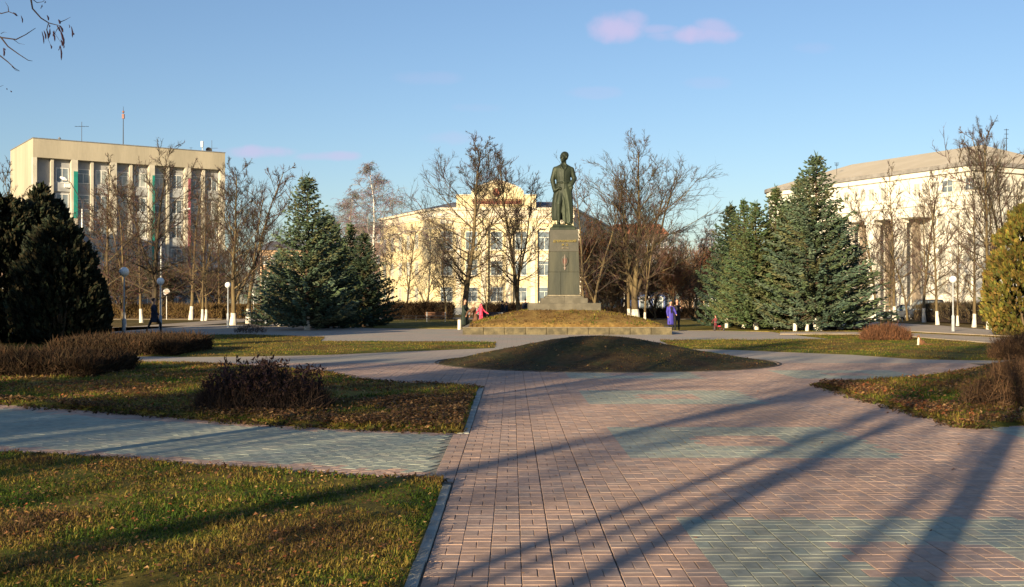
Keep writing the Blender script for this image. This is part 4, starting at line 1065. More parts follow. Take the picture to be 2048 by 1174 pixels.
for (a, b, a2, b2, w) in [(82, 62, 86, 87, 2.4), (86, 60, 90, 78, 3), (91, 57, 95, 77, 3), (98, 56, 95, 76, 3), (104, 62, 108, 82, 3), (106, 60, 104, 72, 3), (96, 48, 97, 54, 2.2), (115, 38, 118, 47, 4), (112, 50, 118, 62, 3.5),
                          (118, 50, 124, 64, 4), (119, 60, 124, 80, 4), (122, 66, 126, 90, 4), (120, 78, 123, 92, 3.2), (119, 90, 121, 120, 3), (115, 100, 118, 90, 2), (124, 86, 126, 96, 2.2), (141, 52, 143, 74, 2.8), (143, 64, 146, 69, 2.6), (136, 48, 137, 55, 1.6),
                          (92, 29, 95, 40, 3), (82, 8, 79, 16, 2.2), (24, 24, 32, 31, 3.4), (40, 30, 43, 45, 2.2), (5, 96, 6, 112, 3.2), (4, 95, 9, 100, 2.4), (11, 176, 12, 179, 2), (19, 181, 21, 184, 2.2), (99, 88, 101, 97, 2.6), (88, 1, 87, 5, 2.4)]:
    pm = MB(); A_, B_ = NP(a, b), NP(a2, b2); mid = A_.lerp(B_, .5) + Vector((.004, 0, 0)); s = w*7/2250
    pm.tube([A_, A_.lerp(mid, .6), mid, mid.lerp(B_, .6), B_], [s*.2, s*.5, s*.6, s*.5, s*.1], 6, col=podc, caps=True); pm.build('pod', m_twig, near)

# ------------------------------------------------------------------ conifers
def spruce_mesh(seed, H, R, cols, nwh=44, low=.05, shoot=.30, thick=.055, tops=(0.0,), dens=1.0, prof=.8):
    rnd = np.random.default_rng(seed)
    br = MB(); SP = []; SQ = []; SR = []; SC_ = []
    br.tube([(0, 0, -.1), (0, 0, H*.5), (.03, 0, H*.97)], [.15, .09, .02], 7, col=(0.09, 0.06, 0.04))
    for w in range(nwh):
        f = (w + rnd.uniform(-.3, .3))/nwh; f = max(0, f)
        z = low*H + (H*.985-low*H)*f
        rad = R*(1-f)**prof*(1 + .0*f) + .10
        nb = int(max(4, (10 if f < .7 else 7)))
        a0 = rnd.uniform(0, 6.28)
        for b in range(nb):
            az = a0 + 6.283*b/nb + rnd.normal(0, .18); L = rad*rnd.choice([.62, .85, 1.0, 1.12, 1.22])*rnd.uniform(.85, 1.08)
            ca, sa = math.cos(az), math.sin(az); n = max(3, int(L/.17*dens))
            sag = .20*L*(1-f)*rnd.uniform(.5, 1.5); lift = (.12 + .5*f)*L
            tone = cols[rnd.integers(0, len(cols))]; tone = np.array(tone)*rnd.uniform(.75, 1.2)
            for s in range(n):
                u = (s+1)/n; r = L*u
                pz = z + lift*u*.5 - sag*math.sin(u*2.6) + .10*L*u*u*1.2
                p = np.array([ca*r, sa*r, pz])
                m_ = 3 if u > .3 else 1
                for q in range(m_):
                    side = rnd.normal(0, .75); el = rnd.normal(.22, .38)
                    d = np.array([math.cos(az+side)*math.cos(el), math.sin(az+side)*math.cos(el), math.sin(el)])
                    le = shoot*rnd.uniform(.6, 1.3)*(1-.35*f)
                    o = p + rnd.normal(0, .05, 3)
                    SP.append(o - d*le*.25); SQ.append(o + d*le*.75); SR.append(thick*rnd.uniform(.7, 1.3)); SC_.append(tone*rnd.uniform(.85, 1.15)*(.8+.3*u))
            if f < .95: br.tube([(0, 0, z), (ca*L*.5, sa*L*.5, z + lift*.25 - sag*math.sin(1.3)), (ca*L*.95, sa*L*.95, z + lift*.5 - sag*math.sin(2.47)+.1*L)], [.025, .015, .005], 3, col=(0.07, 0.05, 0.035))
    for k in range(16):  # leader shoot and tip twigs
        z = H*(.9+.1*k/16); a = rnd.uniform(0, 6.28); d = np.array([math.cos(a)*.5, math.sin(a)*.5, .8]); p = np.array([0.02, 0, z]); SP.append(p); SQ.append(p+d*.35); SR.append(.03); SC_.append(np.array(cols[0])*.9)
    P = np.array(SP); Q = np.array(SQ); R_ = np.array(SR); C = np.array(SC_); n = len(P)
    d = Q-P; L = np.linalg.norm(d, axis=1, keepdims=True); d = d/L
    ref = np.where(np.abs(d[:, 2:3]) < .9, np.array([[0, 0, 1.]]), np.array([[1., 0, 0]]))
    a = np.cross(d, ref); a /= np.linalg.norm(a, axis=1, keepdims=True); b = np.cross(d, a)
    V = np.empty((n, 5, 3)); mid = P + d*L*.35
    V[:, 0] = P
    for k in range(3):
        t_ = 2*math.pi*k/3 + .5
        V[:, 1+k] = mid + (a*math.cos(t_)*1.25 + b*math.sin(t_)*.8)*R_[:, None]
    V[:, 4] = Q
    fc = np.array([0, 2, 1, 0, 3, 2, 0, 1, 3, 4, 1, 2, 4, 2, 3, 4, 3, 1])
    loops = (np.arange(n)[:, None]*5 + fc[None]).reshape(-1)
    return br, (V.reshape(-1, 3), [3]*(6*n), loops, np.repeat(C, 6, axis=0))
BLUE = [(0.065, 0.10, 0.06), (0.085, 0.115, 0.072), (0.062, 0.09, 0.042), (0.095, 0.10, 0.045), (0.055, 0.088, 0.06)]
DARK = [(0.035, 0.06, 0.035), (0.045, 0.07, 0.035), (0.03, 0.05, 0.035), (0.06, 0.065, 0.03)]
GRN = [(0.06, 0.095, 0.036), (0.075, 0.10, 0.04), (0.05, 0.082, 0.04), (0.085, 0.092, 0.036)]
def conifer(name, seed, H, R, cols, wash=0.0, **k):
    root = empty(name); br, nm = spruce_mesh(seed, H, R, cols, **k)
    br.build('trunk', m_twig, root); np_mesh('foliage', *nm, m_needle, root)
    if wash:
        mb = MB(); mb.cyl((0, 0), .17, .155, 0, wash, 10); mb.build('whitewash', m_white, root)
    root['_top'] = H; protos[name + str(seed)] = [root, False, H]; return name + str(seed)
cA = conifer('blue_spruce', 1, 10.0, 3.1, BLUE, nwh=46, low=.07, wash=.8, shoot=.34, thick=.062)
cB = conifer('blue_spruce', 2, 9.0, 2.5, BLUE, nwh=40, low=.08, wash=.8, shoot=.32, thick=.06)
cC = conifer('green_spruce', 3, 9.0, 2.2, GRN, nwh=40, low=.08, wash=.8, shoot=.32, thick=.06)
cD = conifer('dark_spruce', 4, 9.0, 2.6, DARK, nwh=38, low=.04, shoot=.36, thick=.075)
g = 'spruces right of the monument'
PT_(cA, 1632, 66, 305, .3, 'biggest blue spruce, in the middle of the right group', g, 1.02, 'spruce')
PT_(cB, 1600, 71, 352, 1.3, 'blue spruce whose top shows left of the biggest one', g, .9, 'spruce')
PT_(cC, 1552, 70, 372, 2.1, 'green spruce left of the biggest blue spruce with a pointed top', g, 1.05, 'spruce')
PT_(cC, 1512, 69, 402, 4.0, 'lit green spruce in the left half of the right group', g, 1.15, 'spruce')
PT_(cC, 1488, 74, 398, 5.0, 'green spruce second from the left of the right group', g, 1.0, 'spruce')
PT_(cD, 1462, 80, 405, 1.0, 'darkest spruce at the left edge of the right group', g, 1.0, 'spruce')
PT_(cB, 1575, 80, 395, 3.0, 'blue spruce tucked behind the middle of the right group', g, 1.0, 'spruce')
PT_(cB, 1680, 72, 430, 5.2, 'low broad blue spruce at the right edge of the right group', g, 1.45, 'spruce')
g = 'spruces left of the monument'
PT_(cB, 614, 69, 348, .8, 'big blue spruce at the left of the left group', g, 1.08, 'spruce')
PT_(cD, 655, 74, 425, 2.8, 'dark spruce directly right of the big left spruce', g, 1.1, 'spruce')
PT_(cC, 672, 82, 445, .8, 'green topped spruce in the middle of the left group', g, 1.1, 'spruce')
PT_(cC, 701, 84, 445, 3.8, 'green topped spruce third from the right end of the left group', g, 1.1, 'spruce')
PT_(cD, 728, 82, 462, 1.8, 'dark spruce at the right end of the left group before the yellow wing', g, 1.25, 'spruce')
PT_(cB, 560, 80, 500, 2.0, 'low dark spruce skirt left of the big left spruce', g, 1.6, 'spruce')

def thuja_mesh(seed, H, R, cols, n=15000, size=.12, bumps=14, sharp=1.6):
    rnd = np.random.default_rng(seed)
    bx_ = rnd.normal(0, 1, (bumps, 3)); bx_ /= np.linalg.norm(bx_, axis=1, keepdims=True); ba = rnd.uniform(.05, .22, bumps)
    nc = n//34
    uc = rnd.uniform(0, 1, nc)**.9; azc = rnd.uniform(0, 6.283, nc)
    pf = lambda u: R*np.clip(np.minimum(1, (u+.22)*2.6)*np.clip(1-u**2.2, 0, 1)**.55, 0.03, None)
    dirs = np.stack([np.cos(azc), np.sin(azc), (uc-.4)*1.6], 1); dirs /= np.linalg.norm(dirs, axis=1, keepdims=True)
    lump = sum(ba[i]*np.exp(-(1-dirs@bx_[i])*18) for i in range(bumps)) + .30*(vnoise(azc*3+seed, uc*H*1.1, 1.0)-.5)
    rc = pf(uc)*(1+lump)*(1-rnd.uniform(0, 1, nc)**2*.35)
    C0 = np.stack([np.cos(azc)*rc, np.sin(azc)*rc, uc*H*.96], 1)
    tone = rnd.uniform(.55, 1.35, nc); tip = rnd.uniform(.35, .8, nc)*(.7+.5*(1-uc))
    ci0 = rnd.integers(0, nc, n); along = rnd.uniform(0, 1, n)
    ln = tip[ci0]; wd = .20*(1-along**1.5)*ln/.55
    axd = np.stack([np.cos(azc)*.35, np.sin(azc)*.35, np.ones(nc)], 1); axd /= np.linalg.norm(axd, axis=1, keepdims=True)
    p = C0[ci0] + axd[ci0]*((along-.35)*ln)[:, None] + rnd.normal(0, 1, (n, 3))*wd[:, None]*np.array([.55, .55, .25])
    az = azc[ci0]; z = p[:, 2]
    out = np.stack([np.cos(az), np.sin(az), rnd.uniform(.5, 2.2, n)], 1) + rnd.normal(0, .35, (n, 3)); out /= np.linalg.norm(out, axis=1, keepdims=True)
    sd_ = np.cross(out, rnd.normal(0, 1, (n, 3))); sd_ /= np.linalg.norm(sd_, axis=1, keepdims=True)
    s = size*rnd.uniform(.6, 1.5, n)[:, None]
    V = np.empty((n, 4, 3)); V[:, 0] = p-out*s*.6; V[:, 1] = p+sd_*s*.45; V[:, 2] = p+out*s; V[:, 3] = p-sd_*s*.45
    ci = rnd.integers(0, len(cols), n); C = np.array(cols)[ci]*rnd.uniform(.65, 1.3, (n, 1))
    C = C*tone[ci0][:, None]*(.7+.5*along)[:, None]
    loops = (np.arange(n)[:, None]*4 + np.array([0, 1, 2, 3])[None]).reshape(-1)
    return V.reshape(-1, 3), [4]*n, loops, C
def thuja(name, x, y, H, R, cols, seed, label, group, n=15000, size=.12):
    root = empty(name, (x, y, 0), label=label, cat='thuja', group=group)
    mb = MB(); rn_ = random.Random(seed)
    for k in range(5):
        a, b = wander((rn_.uniform(-.15, .15), rn_.uniform(-.15, .15), -.05), (rn_.uniform(-.25, .25), rn_.uniform(-.25, .25), 1), H*.8, 8, .07, .015, .06, .05, rn_)
        mb.tube(a, b, 5, col=(0.12, 0.085, 0.05))
    mb.build('trunk', m_twig, root)
    np_mesh('foliage', *thuja_mesh(seed, H, R, cols, n, size), m_needle, root)
    return root
GOLD = [(0.12, 0.105, 0.016), (0.085, 0.09, 0.016), (0.15, 0.105, 0.02), (0.065, 0.072, 0.015), (0.13, 0.08, 0.02)]
thuja('golden_thuja', X_at(2055, 55), 55, Z_at(408, 55), 1.9, GOLD, 5, 'golden green thuja at the right edge behind the brown shrub', None, 26000, .13)
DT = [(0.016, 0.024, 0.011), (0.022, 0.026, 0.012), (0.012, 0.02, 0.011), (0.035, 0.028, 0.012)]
gt = 'dark thujas at the left edge'
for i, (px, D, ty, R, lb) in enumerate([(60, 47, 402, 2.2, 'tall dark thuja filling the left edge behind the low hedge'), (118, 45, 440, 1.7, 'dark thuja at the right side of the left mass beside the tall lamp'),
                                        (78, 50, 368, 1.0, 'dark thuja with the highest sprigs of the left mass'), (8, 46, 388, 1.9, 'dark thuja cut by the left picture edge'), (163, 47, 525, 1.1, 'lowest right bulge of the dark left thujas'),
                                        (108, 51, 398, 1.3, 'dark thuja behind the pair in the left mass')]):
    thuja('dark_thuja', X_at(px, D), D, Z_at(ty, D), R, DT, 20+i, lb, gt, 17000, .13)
# evergreens left of the frame that shade the left group
go = 'evergreens beyond the left edge of the view'
for (x, y, H) in [(-30, 31, 10.5), (-33, 34, 11), (-27.5, 27, 9), (-36, 40, 11), (-29, 43, 8), (-25, 20, 7.0), (-34, 50, 7.0), (-31, 58, 7.5), (-27.5, 38.5, 8.5), (-26.3, 45.5, 9.5), (-29.3, 45, 10.5), (-31.5, 41, 11)]:
    place_tree(cD, x, y, H, random.uniform(0, 6), 'dark spruce standing beyond the left edge of the view', 'spruce', go, 1.25)

for (x, y, H, w) in SHADE_SPRUCE:
    place_tree(cD, x, y, H, random.uniform(0, 6), 'dark spruce behind the viewpoint throwing broad shade', 'spruce', 'evergreens behind the viewpoint', w)
# ------------------------------------------------------------------ hedges and shrubs
def twig_cloud(name, n, sampler, L, W, cols, upness=1.2, parent=None, mat=None, **kw):
    p, sc = sampler(n); n = len(p)
    d = RNG.normal(0, .55, (n, 3)); d[:, 2] = np.abs(d[:, 2]) + upness*RNG.uniform(.2, 1.4, n); d /= np.linalg.norm(d, axis=1, keepdims=True)
    s_ = np.cross(d, RNG.normal(0, 1, (n, 3))); s_ /= np.linalg.norm(s_, axis=1, keepdims=True)
    le = (L*RNG.uniform(.4, 1.3, n)*sc)[:, None]; w = (W*RNG.uniform(.6, 1.4, n))[:, None]
    bend = RNG.normal(0, .18, (n, 3))*le
    V = np.empty((n, 5, 3)); V[:, 0] = p-s_*w/2; V[:, 1] = p+s_*w/2; m_ = p+d*le*.5+bend*.4; V[:, 2] = m_+s_*w*.35; V[:, 3] = m_-s_*w*.35; V[:, 4] = p+d*le+bend
    loops = (np.arange(n)[:, None]*5 + np.array([0, 1, 2, 3, 3, 2, 4])[None]).reshape(-1)
    C = np.array(cols)[RNG.integers(0, len(cols), n)]*RNG.uniform(.6, 1.3, (n, 1))
    return np_mesh(name, V.reshape(-1, 3), np.tile([4, 3], n), loops, np.repeat(C, 2, axis=0), mat or m_twig, parent, **kw)
HB = [(0.044, 0.027, 0.015), (0.064, 0.034, 0.017), (0.032, 0.02, 0.012), (0.046, 0.032, 0.016)]
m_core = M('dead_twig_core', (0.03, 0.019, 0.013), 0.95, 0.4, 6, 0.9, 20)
def hedge(name, x0, x1, y0, y1, h, label, n=16000, rz=0.0, cols=HB, W=.022, L=.22, group=None, core=True, cat='hedge'):
    root = empty(name, ((x0+x1)/2, (y0+y1)/2, 0), rz, label, cat, group); hx_, hy_ = (x1-x0)/2, (y1-y0)/2
    def samp(n):
        x = RNG.uniform(-hx_, hx_, n); y = RNG.uniform(-hy_, hy_, n); z = RNG.uniform(0, 1, n)**.8*(h-.22)
        q = RNG.uniform(0, 1, n); side = RNG.uniform(0, 1, n)
        top = q < .45; z[top] = h - RNG.uniform(.05, .30, top.sum())
        fr = (~top) & (side < .62); y[fr] = -hy_ + RNG.exponential(.12, fr.sum())
        sd2 = (~top) & (side >= .62) & (side < .82); x[sd2] = np.where(RNG.uniform(0, 1, sd2.sum()) < .5, -1, 1)*(hx_ - RNG.exponential(.12, sd2.sum()))
        cr_ = np.minimum(hx_-np.abs(x), hy_-np.abs(y)); z *= np.clip(.82+.35*cr_, .8, 1)
        z *= .93 + .14*vnoise(x, y, .9)
        return np.stack([x, y, z], 1), np.ones(n)
    twig_cloud('twigs', n, samp, L, W, cols, .45, parent=root)
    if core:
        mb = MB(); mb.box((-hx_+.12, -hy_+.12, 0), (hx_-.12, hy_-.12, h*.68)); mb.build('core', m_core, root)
    return root
hedge('hedge', -16.0, -9.15, 24.6, 27.6, .54, 'clipped brown leafless hedge nearest the left edge of the picture', 34000, W=.02)
hedge('hedge', -14.4, -10.45, 35.0, 39.4, .58, 'clipped brown hedge in front of the dark thujas, right of the nearest hedge', 26000, W=.024)
hedge('hedge', X_at(195, 118), X_at(570, 118), 118, 120, 1.35, 'long low brown hedge along the foot of the left building', 22000, W=.05, L=.5, cols=[(0.13, 0.09, 0.035), (0.10, 0.06, 0.03), (0.17, 0.11, 0.04)])
hedge('hedge', X_at(765, 118), X_at(905, 118), 117, 119, 1.5, 'lit brown hedge at the foot of the yellow wing', 9000, W=.05, L=.6)
hedge('hedge', X_at(960, 118), X_at(1052, 118), 117, 119, 1.35, 'lit brown hedge left behind the pedestal steps', 5000, W=.05, L=.6)
hedge('hedge', X_at(1200, 120), X_at(1440, 120), 119, 121, 1.0, 'low far hedge behind the rusty thicket', 9000, W=.05, L=.5)
hedge('hedge', 37, 39.5, 72, 104, 1.5, 'long dark clipped hedge in front of the white building', 22000, rz=.0, W=.05, L=.5, cols=[(0.06, 0.05, 0.03), (0.09, 0.065, 0.035)])

def shrub(name, c, R, H, n, label, cols, L=.5, W=.012, leafy=0, lcols=None, cat='shrub', up=.8, group=None, lsize=.03, stemk=1.12):
    root = empty(name, (c[0], c[1], 0), 0, label, cat, group)
    def samp(n):
        a = RNG.uniform(0, 6.283, n); r = np.sqrt(RNG.uniform(0, 1, n)); z = RNG.uniform(0, 1, n)**.9
        hh = H*np.sqrt(np.clip(1-(r*.92)**2.4, 0, 1))*(.85+.3*vnoise(a*2, r*3, 1.0))
        return np.stack([np.cos(a)*r*R[0], np.sin(a)*r*R[1], z*np.maximum(hh-L*.6, .02)], 1), .6+.6*z
    twig_cloud('twigs', n, samp, L, W, cols, up, root)
    rn_ = random.Random(int(c[0]*100)); mb = MB(); tips = []
    for k in range(int(n/38)):
        a = rn_.uniform(0, 6.28); r = rn_.random()**.6; p = (math.cos(a)*r*R[0]*.78, math.sin(a)*r*R[1]*.78, 0)
        hh = H*(1-.28*r**3)*rn_.uniform(.7*min(1, 1.12/stemk*1.0), stemk)
        pp, rr = wander(p, (math.cos(a)*r*.35, math.sin(a)*r*.35, 1), hh, 5, .010, .003, .08, .03, rn_)
        mb.tube(pp, rr, 3, col=cols[0]); tips.append(pp)
    mb.build('stems', m_twig, root)
    if leafy:
        pos = []
        for pp in tips:
            for q in range(leafy):
                f = rn_.uniform(.45, 1)*5; k = min(int(f), 4); p = pp[k].lerp(pp[k+1], f-k); pos.append((p.x+rn_.gauss(0, .02), p.y+rn_.gauss(0, .02), p.z+rn_.gauss(0, .02)))
        P = np.array(pos); m_ = len(P)
        twig_cloud('leaves', m_, lambda n_: (P, np.ones(m_)), lsize*2, lsize, lcols or cols, .2, root, m_leaf)
    return root
shrub('leafy_shrub', (-3.75, 16.95), (1.02, .62), .62, 9000, 'dark leggy shrub with withered purple leaves on the middle lawn', [(0.035, 0.025, 0.02), (0.055, 0.035, 0.025)], L=.20, W=.010, leafy=26, lcols=[(0.05, 0.025, 0.028), (0.07, 0.04, 0.03), (0.035, 0.02, 0.025), (0.09, 0.05, 0.03)], lsize=.032, up=.8, stemk=1.45)
SB = [(0.10, 0.055, 0.03), (0.14, 0.08, 0.04), (0.07, 0.042, 0.025)]
FL = dict(leafy=7, lcols=[(0.13, 0.06, 0.03), (0.09, 0.05, 0.025), (0.17, 0.09, 0.04)])
shrub('bare_shrub', (8.15, 17.6), (1.12, .85), .70, 3600, 'tall brown twiggy shrub cut by the right edge on the near right lawn', SB, L=.26, W=.011, up=.2, stemk=1.25, lsize=.017, **FL)
shrub('bare_shrub', (14.95, 32.8), (1.0, 1.0), .84, 5500, 'brown shrub at the right edge below the golden thuja', SB, L=.26, W=.014, stemk=1.25, lsize=.02, **FL)
shrub('bare_shrub', (X_at(2060, 24), 24), (.8, .9), .5, 4000, 'brown shrub at the right edge between the near shrub and the thuja', SB, L=.22, W=.012, stemk=1.25, lsize=.016, **FL)
shrub('bare_shrub', (X_at(1771, 49.5), 49.5), (1.12, .9), .74, 6000, 'low round reddish brown shrub on the right lawn', [(0.14, 0.062, 0.03), (0.10, 0.05, 0.028)], L=.26, W=.018, lsize=.02, **FL)
shrub('bare_shrub', (X_at(500, 62), 62), (.9, .6), .62, 700, 'thin sparse shrub on the shaded lawn near the third lamp', [(0.05, 0.035, 0.03)], L=.3, W=.014)
# ------------------------------------------------------------------ buildings
WIN = {}
def window(parent, x, z, w, h, y=0.0, style='t', fr=None, glass=None, rot=0.0, depth=.07, pos=None):
    """a framed window lying on the plane y (facing -y): part 'window' with a child 'pane'"""
    fr = fr or m_frame; glass = glass or m_glass
    key = (round(w, 2), round(h, 2), style, fr.name, glass.name)
    if key not in WIN:
        f = MB(); t_ = .07 if w > .9 else .05
        f.box((-w/2, -depth, 0), (-w/2+t_, 0, h)); f.box((w/2-t_, -depth, 0), (w/2, 0, h))
        f.box((-w/2+t_, -depth, h-t_), (w/2-t_, 0, h)); f.box((-w/2+t_, -depth, 0), (w/2-t_, 0, t_))
        m_ = t_*.8
        if 'v' in style or 't' in style: f.box((-m_/2, -depth+.01, t_), (m_/2, 0, h*(.68 if 't' in style else 1)-t_))
        if 't' in style: f.box((-w/2+t_, -depth+.01, h*.68-m_/2), (w/2-t_, 0, h*.68+m_/2))
        if 'h' in style: f.box((-w/2+t_, -depth+.012, h*.5-m_/2), (w/2-t_, 0, h*.5+m_/2))
        if 's' in style: f.box((-w/2-.06, -depth-.08, -.06), (w/2+.06, 0, -.003))
        p = MB(); p.box((-w/2+.02, -.03, .02), (w/2-.02, -.012, h-.02))
        WIN[key] = (f.mesh('window', [fr]), p.mesh('pane', [glass]))
    a, b = WIN[key]
    o = link('window', a, parent, pos or (x, y, z), rot); link('pane', b, o)
    return o
def bx(parent, name, mat, a, b, ch=0.0):
    mb = MB(); mb.box((min(a[0], b[0]), min(a[1], b[1]), min(a[2], b[2])), (max(a[0], b[0]), max(a[1], b[1]), max(a[2], b[2])), ch=ch)
    return mb.build(name, mat, parent)

# --- left office building
m_off = M('weathered_render', (0.40, 0.36, 0.275), 0.9, 0.14, 0.35, 0.3, 6, col2=(0.33, 0.30, 0.23), streak=True)
m_off_p = M('pale_pier_render', (0.48, 0.45, 0.37), 0.9, 0.12, 0.5, 0.3, 8)
m_spand = M('grey_spandrel', (0.36, 0.38, 0.39), 0.85, 0.14, 0.8, 0.2, 8, col2=(0.26, 0.27, 0.28))
m_backw = M('recess_wall_panel', (0.26, 0.275, 0.30), 0.85, 0.18, 0.7, col2=(0.33, 0.335, 0.34))
m_teal = M('teal_banner_cloth', (0.015, 0.22, 0.18), 0.8, 0.08, 2)
m_pink = M('pink_banner_cloth', (0.30, 0.09, 0.11), 0.8, 0.08, 2)
A0 = (X_at(65, 140), 140.0); ang = math.atan2(14.0, 20.4); LEN = 24.7; HB_ = 22.2; DEP = 14.2
off = empty('office_building', (A0[0], A0[1], 0), ang, label='five storey pale office block with tall recessed bays and coloured banners at the left', cat='building')
bx(off, 'wall', m_off, (0, .9, 0), (LEN, DEP, HB_-.3)); bx(off, 'parapet', m_off, (0, 0, HB_-2.35), (LEN, .9, HB_))
bx(off, 'parapet', m_off, (0, .9, HB_-.3), (.35, DEP, HB_)); bx(off, 'parapet', m_off, (LEN-.35, .9, HB_-.3), (LEN, DEP, HB_))
bx(off, 'coping', m_metal, (-.08, -.08, HB_+.002), (LEN+.08, .35, HB_+.10)); bx(off, 'coping', m_metal, (-.08, .352, HB_+.002), (.3, DEP, HB_+.10))
# facade divisions, as fractions of the front (perspective corrected from the picture)
def u_at(px):
    k = (px - CX)/F; dx, dy = math.cos(ang), math.sin(ang)
    return (k*A0[1] - A0[0])/(dx - k*dy)
def z_at(py, u): return CH + (HY-py)*(A0[1] + u*math.sin(ang))/F
bays = [(73, 142), (155, 220), (233, 298), (309, 370), (382, 440)]
edges = [(u_at(a), u_at(b)) for a, b in bays]
prev = 0.0; piers = []
for i, (a, b) in enumerate(edges):
    piers.append((prev, a)); bx(off, 'pier', m_off_p, (prev, 0.0, 0), (a, .9, HB_-2.353)); prev = b
piers.append((prev, LEN)); bx(off, 'pier', m_off_p, (prev, 0, 0), (LEN, .9, HB_-2.353))
rr_ = random.Random(4)
for i, (a, b) in enumerate(edges):
    mid = a + (b-a)*.46
    bx(off, 'mullion_pier', m_off_p, (mid-.17, .35, 2.9), (mid+.17, .9, HB_-2.36))
    bx(off, 'recess_panel', m_backw, (a+.004, .86, 4.9), (mid-.175, .9, HB_-2.36)); bx(off, 'recess_panel', m_backw, (mid+.175, .858, 4.9), (b-.004, .9, HB_-2.36))
    for k in range(5):
        zt = 18.8 - 3.3*k; zb = zt - 1.85
        wl_ = mid-.17-a-.12; wr_ = b-mid-.17-.12
        if k == 4: zt -= .2
        if not (i == 0 and k < 2): window(off, a+.06+wl_/2, zb, wl_, zt-zb, .855, 'th' if rr_.random() < .4 else 't', glass=m_pale_glass if rr_.random() < .6 else m_glass)
        window(off, mid+.17+.06+wr_*.55, zb, wr_*.8, zt-zb, .855, 'v', glass=m_glass if rr_.random() < .75 else m_pale_glass)
        if k < 4: bx(off, 'spandrel', m_spand, (mid+.18, .62, zb-1.15), (b-.01, .857, zb-.02)); bx(off, 'spandrel', m_backw, (a+.01, .80, zb-1.1), (mid-.18, .857, zb-.1))
        if rr_.random() < .16: bx(off, 'air_conditioner', m_frame, (b-.75, .25, zb-.65), (b-.05, .6, zb-.15))
for i, (pi, y0, y1, mt) in enumerate([(1, 342, 436, m_teal), (3, 350, 600, m_teal), (4, 356, 560, m_pink)]):
    a, b = piers[pi]
    w = (b-a)*(.62 if pi == 1 else .42)
    x1 = b-.03 if pi < 4 else (a+b)/2 + w/2
    if pi == 4: x1 = b - .1
    bx(off, 'banner', mt, (x1-w, -.10, max(5.0, z_at(y1, a))), (x1, -.05, z_at(y0, a)))
# ground floor band in shade, shop windows and lettering
bx(off, 'ground_floor_fascia', m_spand, (.6, -.35, 3.75), (LEN-.6, -.004, 4.75))
for i in range(6): window(off, 2.2+i*4.0, .9, 2.6, 2.3, -.004, 't')
m_letter = M('pale_sign_letters', (0.62, 0.62, 0.58), 0.6)
uS = u_at(303)
text('sign_lettering', 'Оц. Эл', .75, (u_at(302), -.36, 3.95), m_letter, off); text('sign_lettering', 'ето', .75, (u_at(341), -.36, 3.95), m_letter, off)
for k in range(4):
    for j in range(3): window(off, 0, 0, 1.5, 1.7, 0, 't', pos=(-.004, 3.5+j*3.6, 16.9-3.3*k), rot=-math.pi/2) if False else None
def off_world(px, py_base):  # a point on the roof line in world space
    u = u_at(px); return (A0[0] + u*math.cos(ang) - 2.2*math.sin(ang), A0[1] + u*math.sin(ang) + 2.2*math.cos(ang))
m_mast = M('mast_paint', (0.25, 0.12, 0.10), 0.6, 0.2, 5)
def roof_item(name, px, build, label, cat='antenna'):
    x, y = off_world(px, 0); o = empty(name, (x, y, HB_-.3), 0, label, cat); build(o); return o
def b_tv(o):
    mb = MB(); mb.cyl((0, 0), .035, .03, 0, 3.2, 6); mb.tube([(-.9, 0, 2.6), (.9, 0, 2.6)], .025, 4); [mb.tube([(k*.25, -.35, 2.6), (k*.25, .35, 2.6)], .014, 4) for k in (-3, -1, 1, 3)]; mb.build('mast', m_black, o)
def b_mast(o):
    mb = MB(); mb.cyl((0, 0), .07, .04, 0, 5.0, 6); mb.cyl((0, 0), .03, .02, 5.0, 5.7, 5); mb.build('mast', m_black, o)
    c = MB(); c.box((-.14, -.14, 4.1), (.14, .14, 4.7)); c.ball((0, 0, 5.0), .16); c.build('beacon', m_mast, o)
def b_horn(o):
    mb = MB(); mb.cyl((0, 0), .05, .05, 0, 1.9, 6); mb.build('mast', m_metal, o); c = MB(); c.cyl((0, -.1), .17, .2, 1.15, 1.95, 8); c.build('panel', m_frame, o)
def b_dish(o):
    mb = MB(); mb.cyl((0, 0), .05, .05, 0, .9, 6); mb.tube([(.35, 0, 0), (.35, 0, 2.2)], .025, 4); mb.tube([(-.2, 0, 1.1), (1.2, 0, 1.1)], .02, 4); mb.build('mast', m_black, o)
    c = MB(); c.lathe((0, 0, 0), [(0.01, -.02), (.25, .03), (.45, .12), (.43, .13), (.24, .05), (.01, .0)], 14); d = c.build('dish', m_black, o, loc=(-.05, -.1, .75)); d.rotation_euler = (math.radians(75), 0, math.radians(30))
def b_vent(o):
    mb = MB(); mb.cyl((0, 0), .16, .16, 0, .75, 8); mb.cyl((0, 0), .22, .05, .8, 1.0, 8); mb.build('pipe', m_metal, o)
roof_item('tv_antenna', 171, b_tv, 'crossed television antenna on the left part of the office roof')
roof_item('mast', 255, b_mast, 'tallest thin mast with red beacon on the office roof', 'mast')
roof_item('loudspeaker_mast', 415, b_horn, 'short mast with a white horn near the right end of the office roof', 'mast')
roof_item('satellite_dish', 429, b_dish, 'black satellite dish with antenna at the right end of the office roof', 'satellite dish')
roof_item('vent_pipe', 126, b_vent, 'small vent pipe on the office roof near its left corner', 'vent')
roof_item('thin_antenna', 392, lambda o: [MB() and None, (lambda m_: (m_.cyl((0, 0), .02, .02, 0, 1.0, 5), m_.tube([(-.2, 0, .95), (.2, 0, .95)], .02, 4), m_.build('mast', m_black, o)))(MB())], 'tiny T shaped antenna left of the white horn on the office roof')

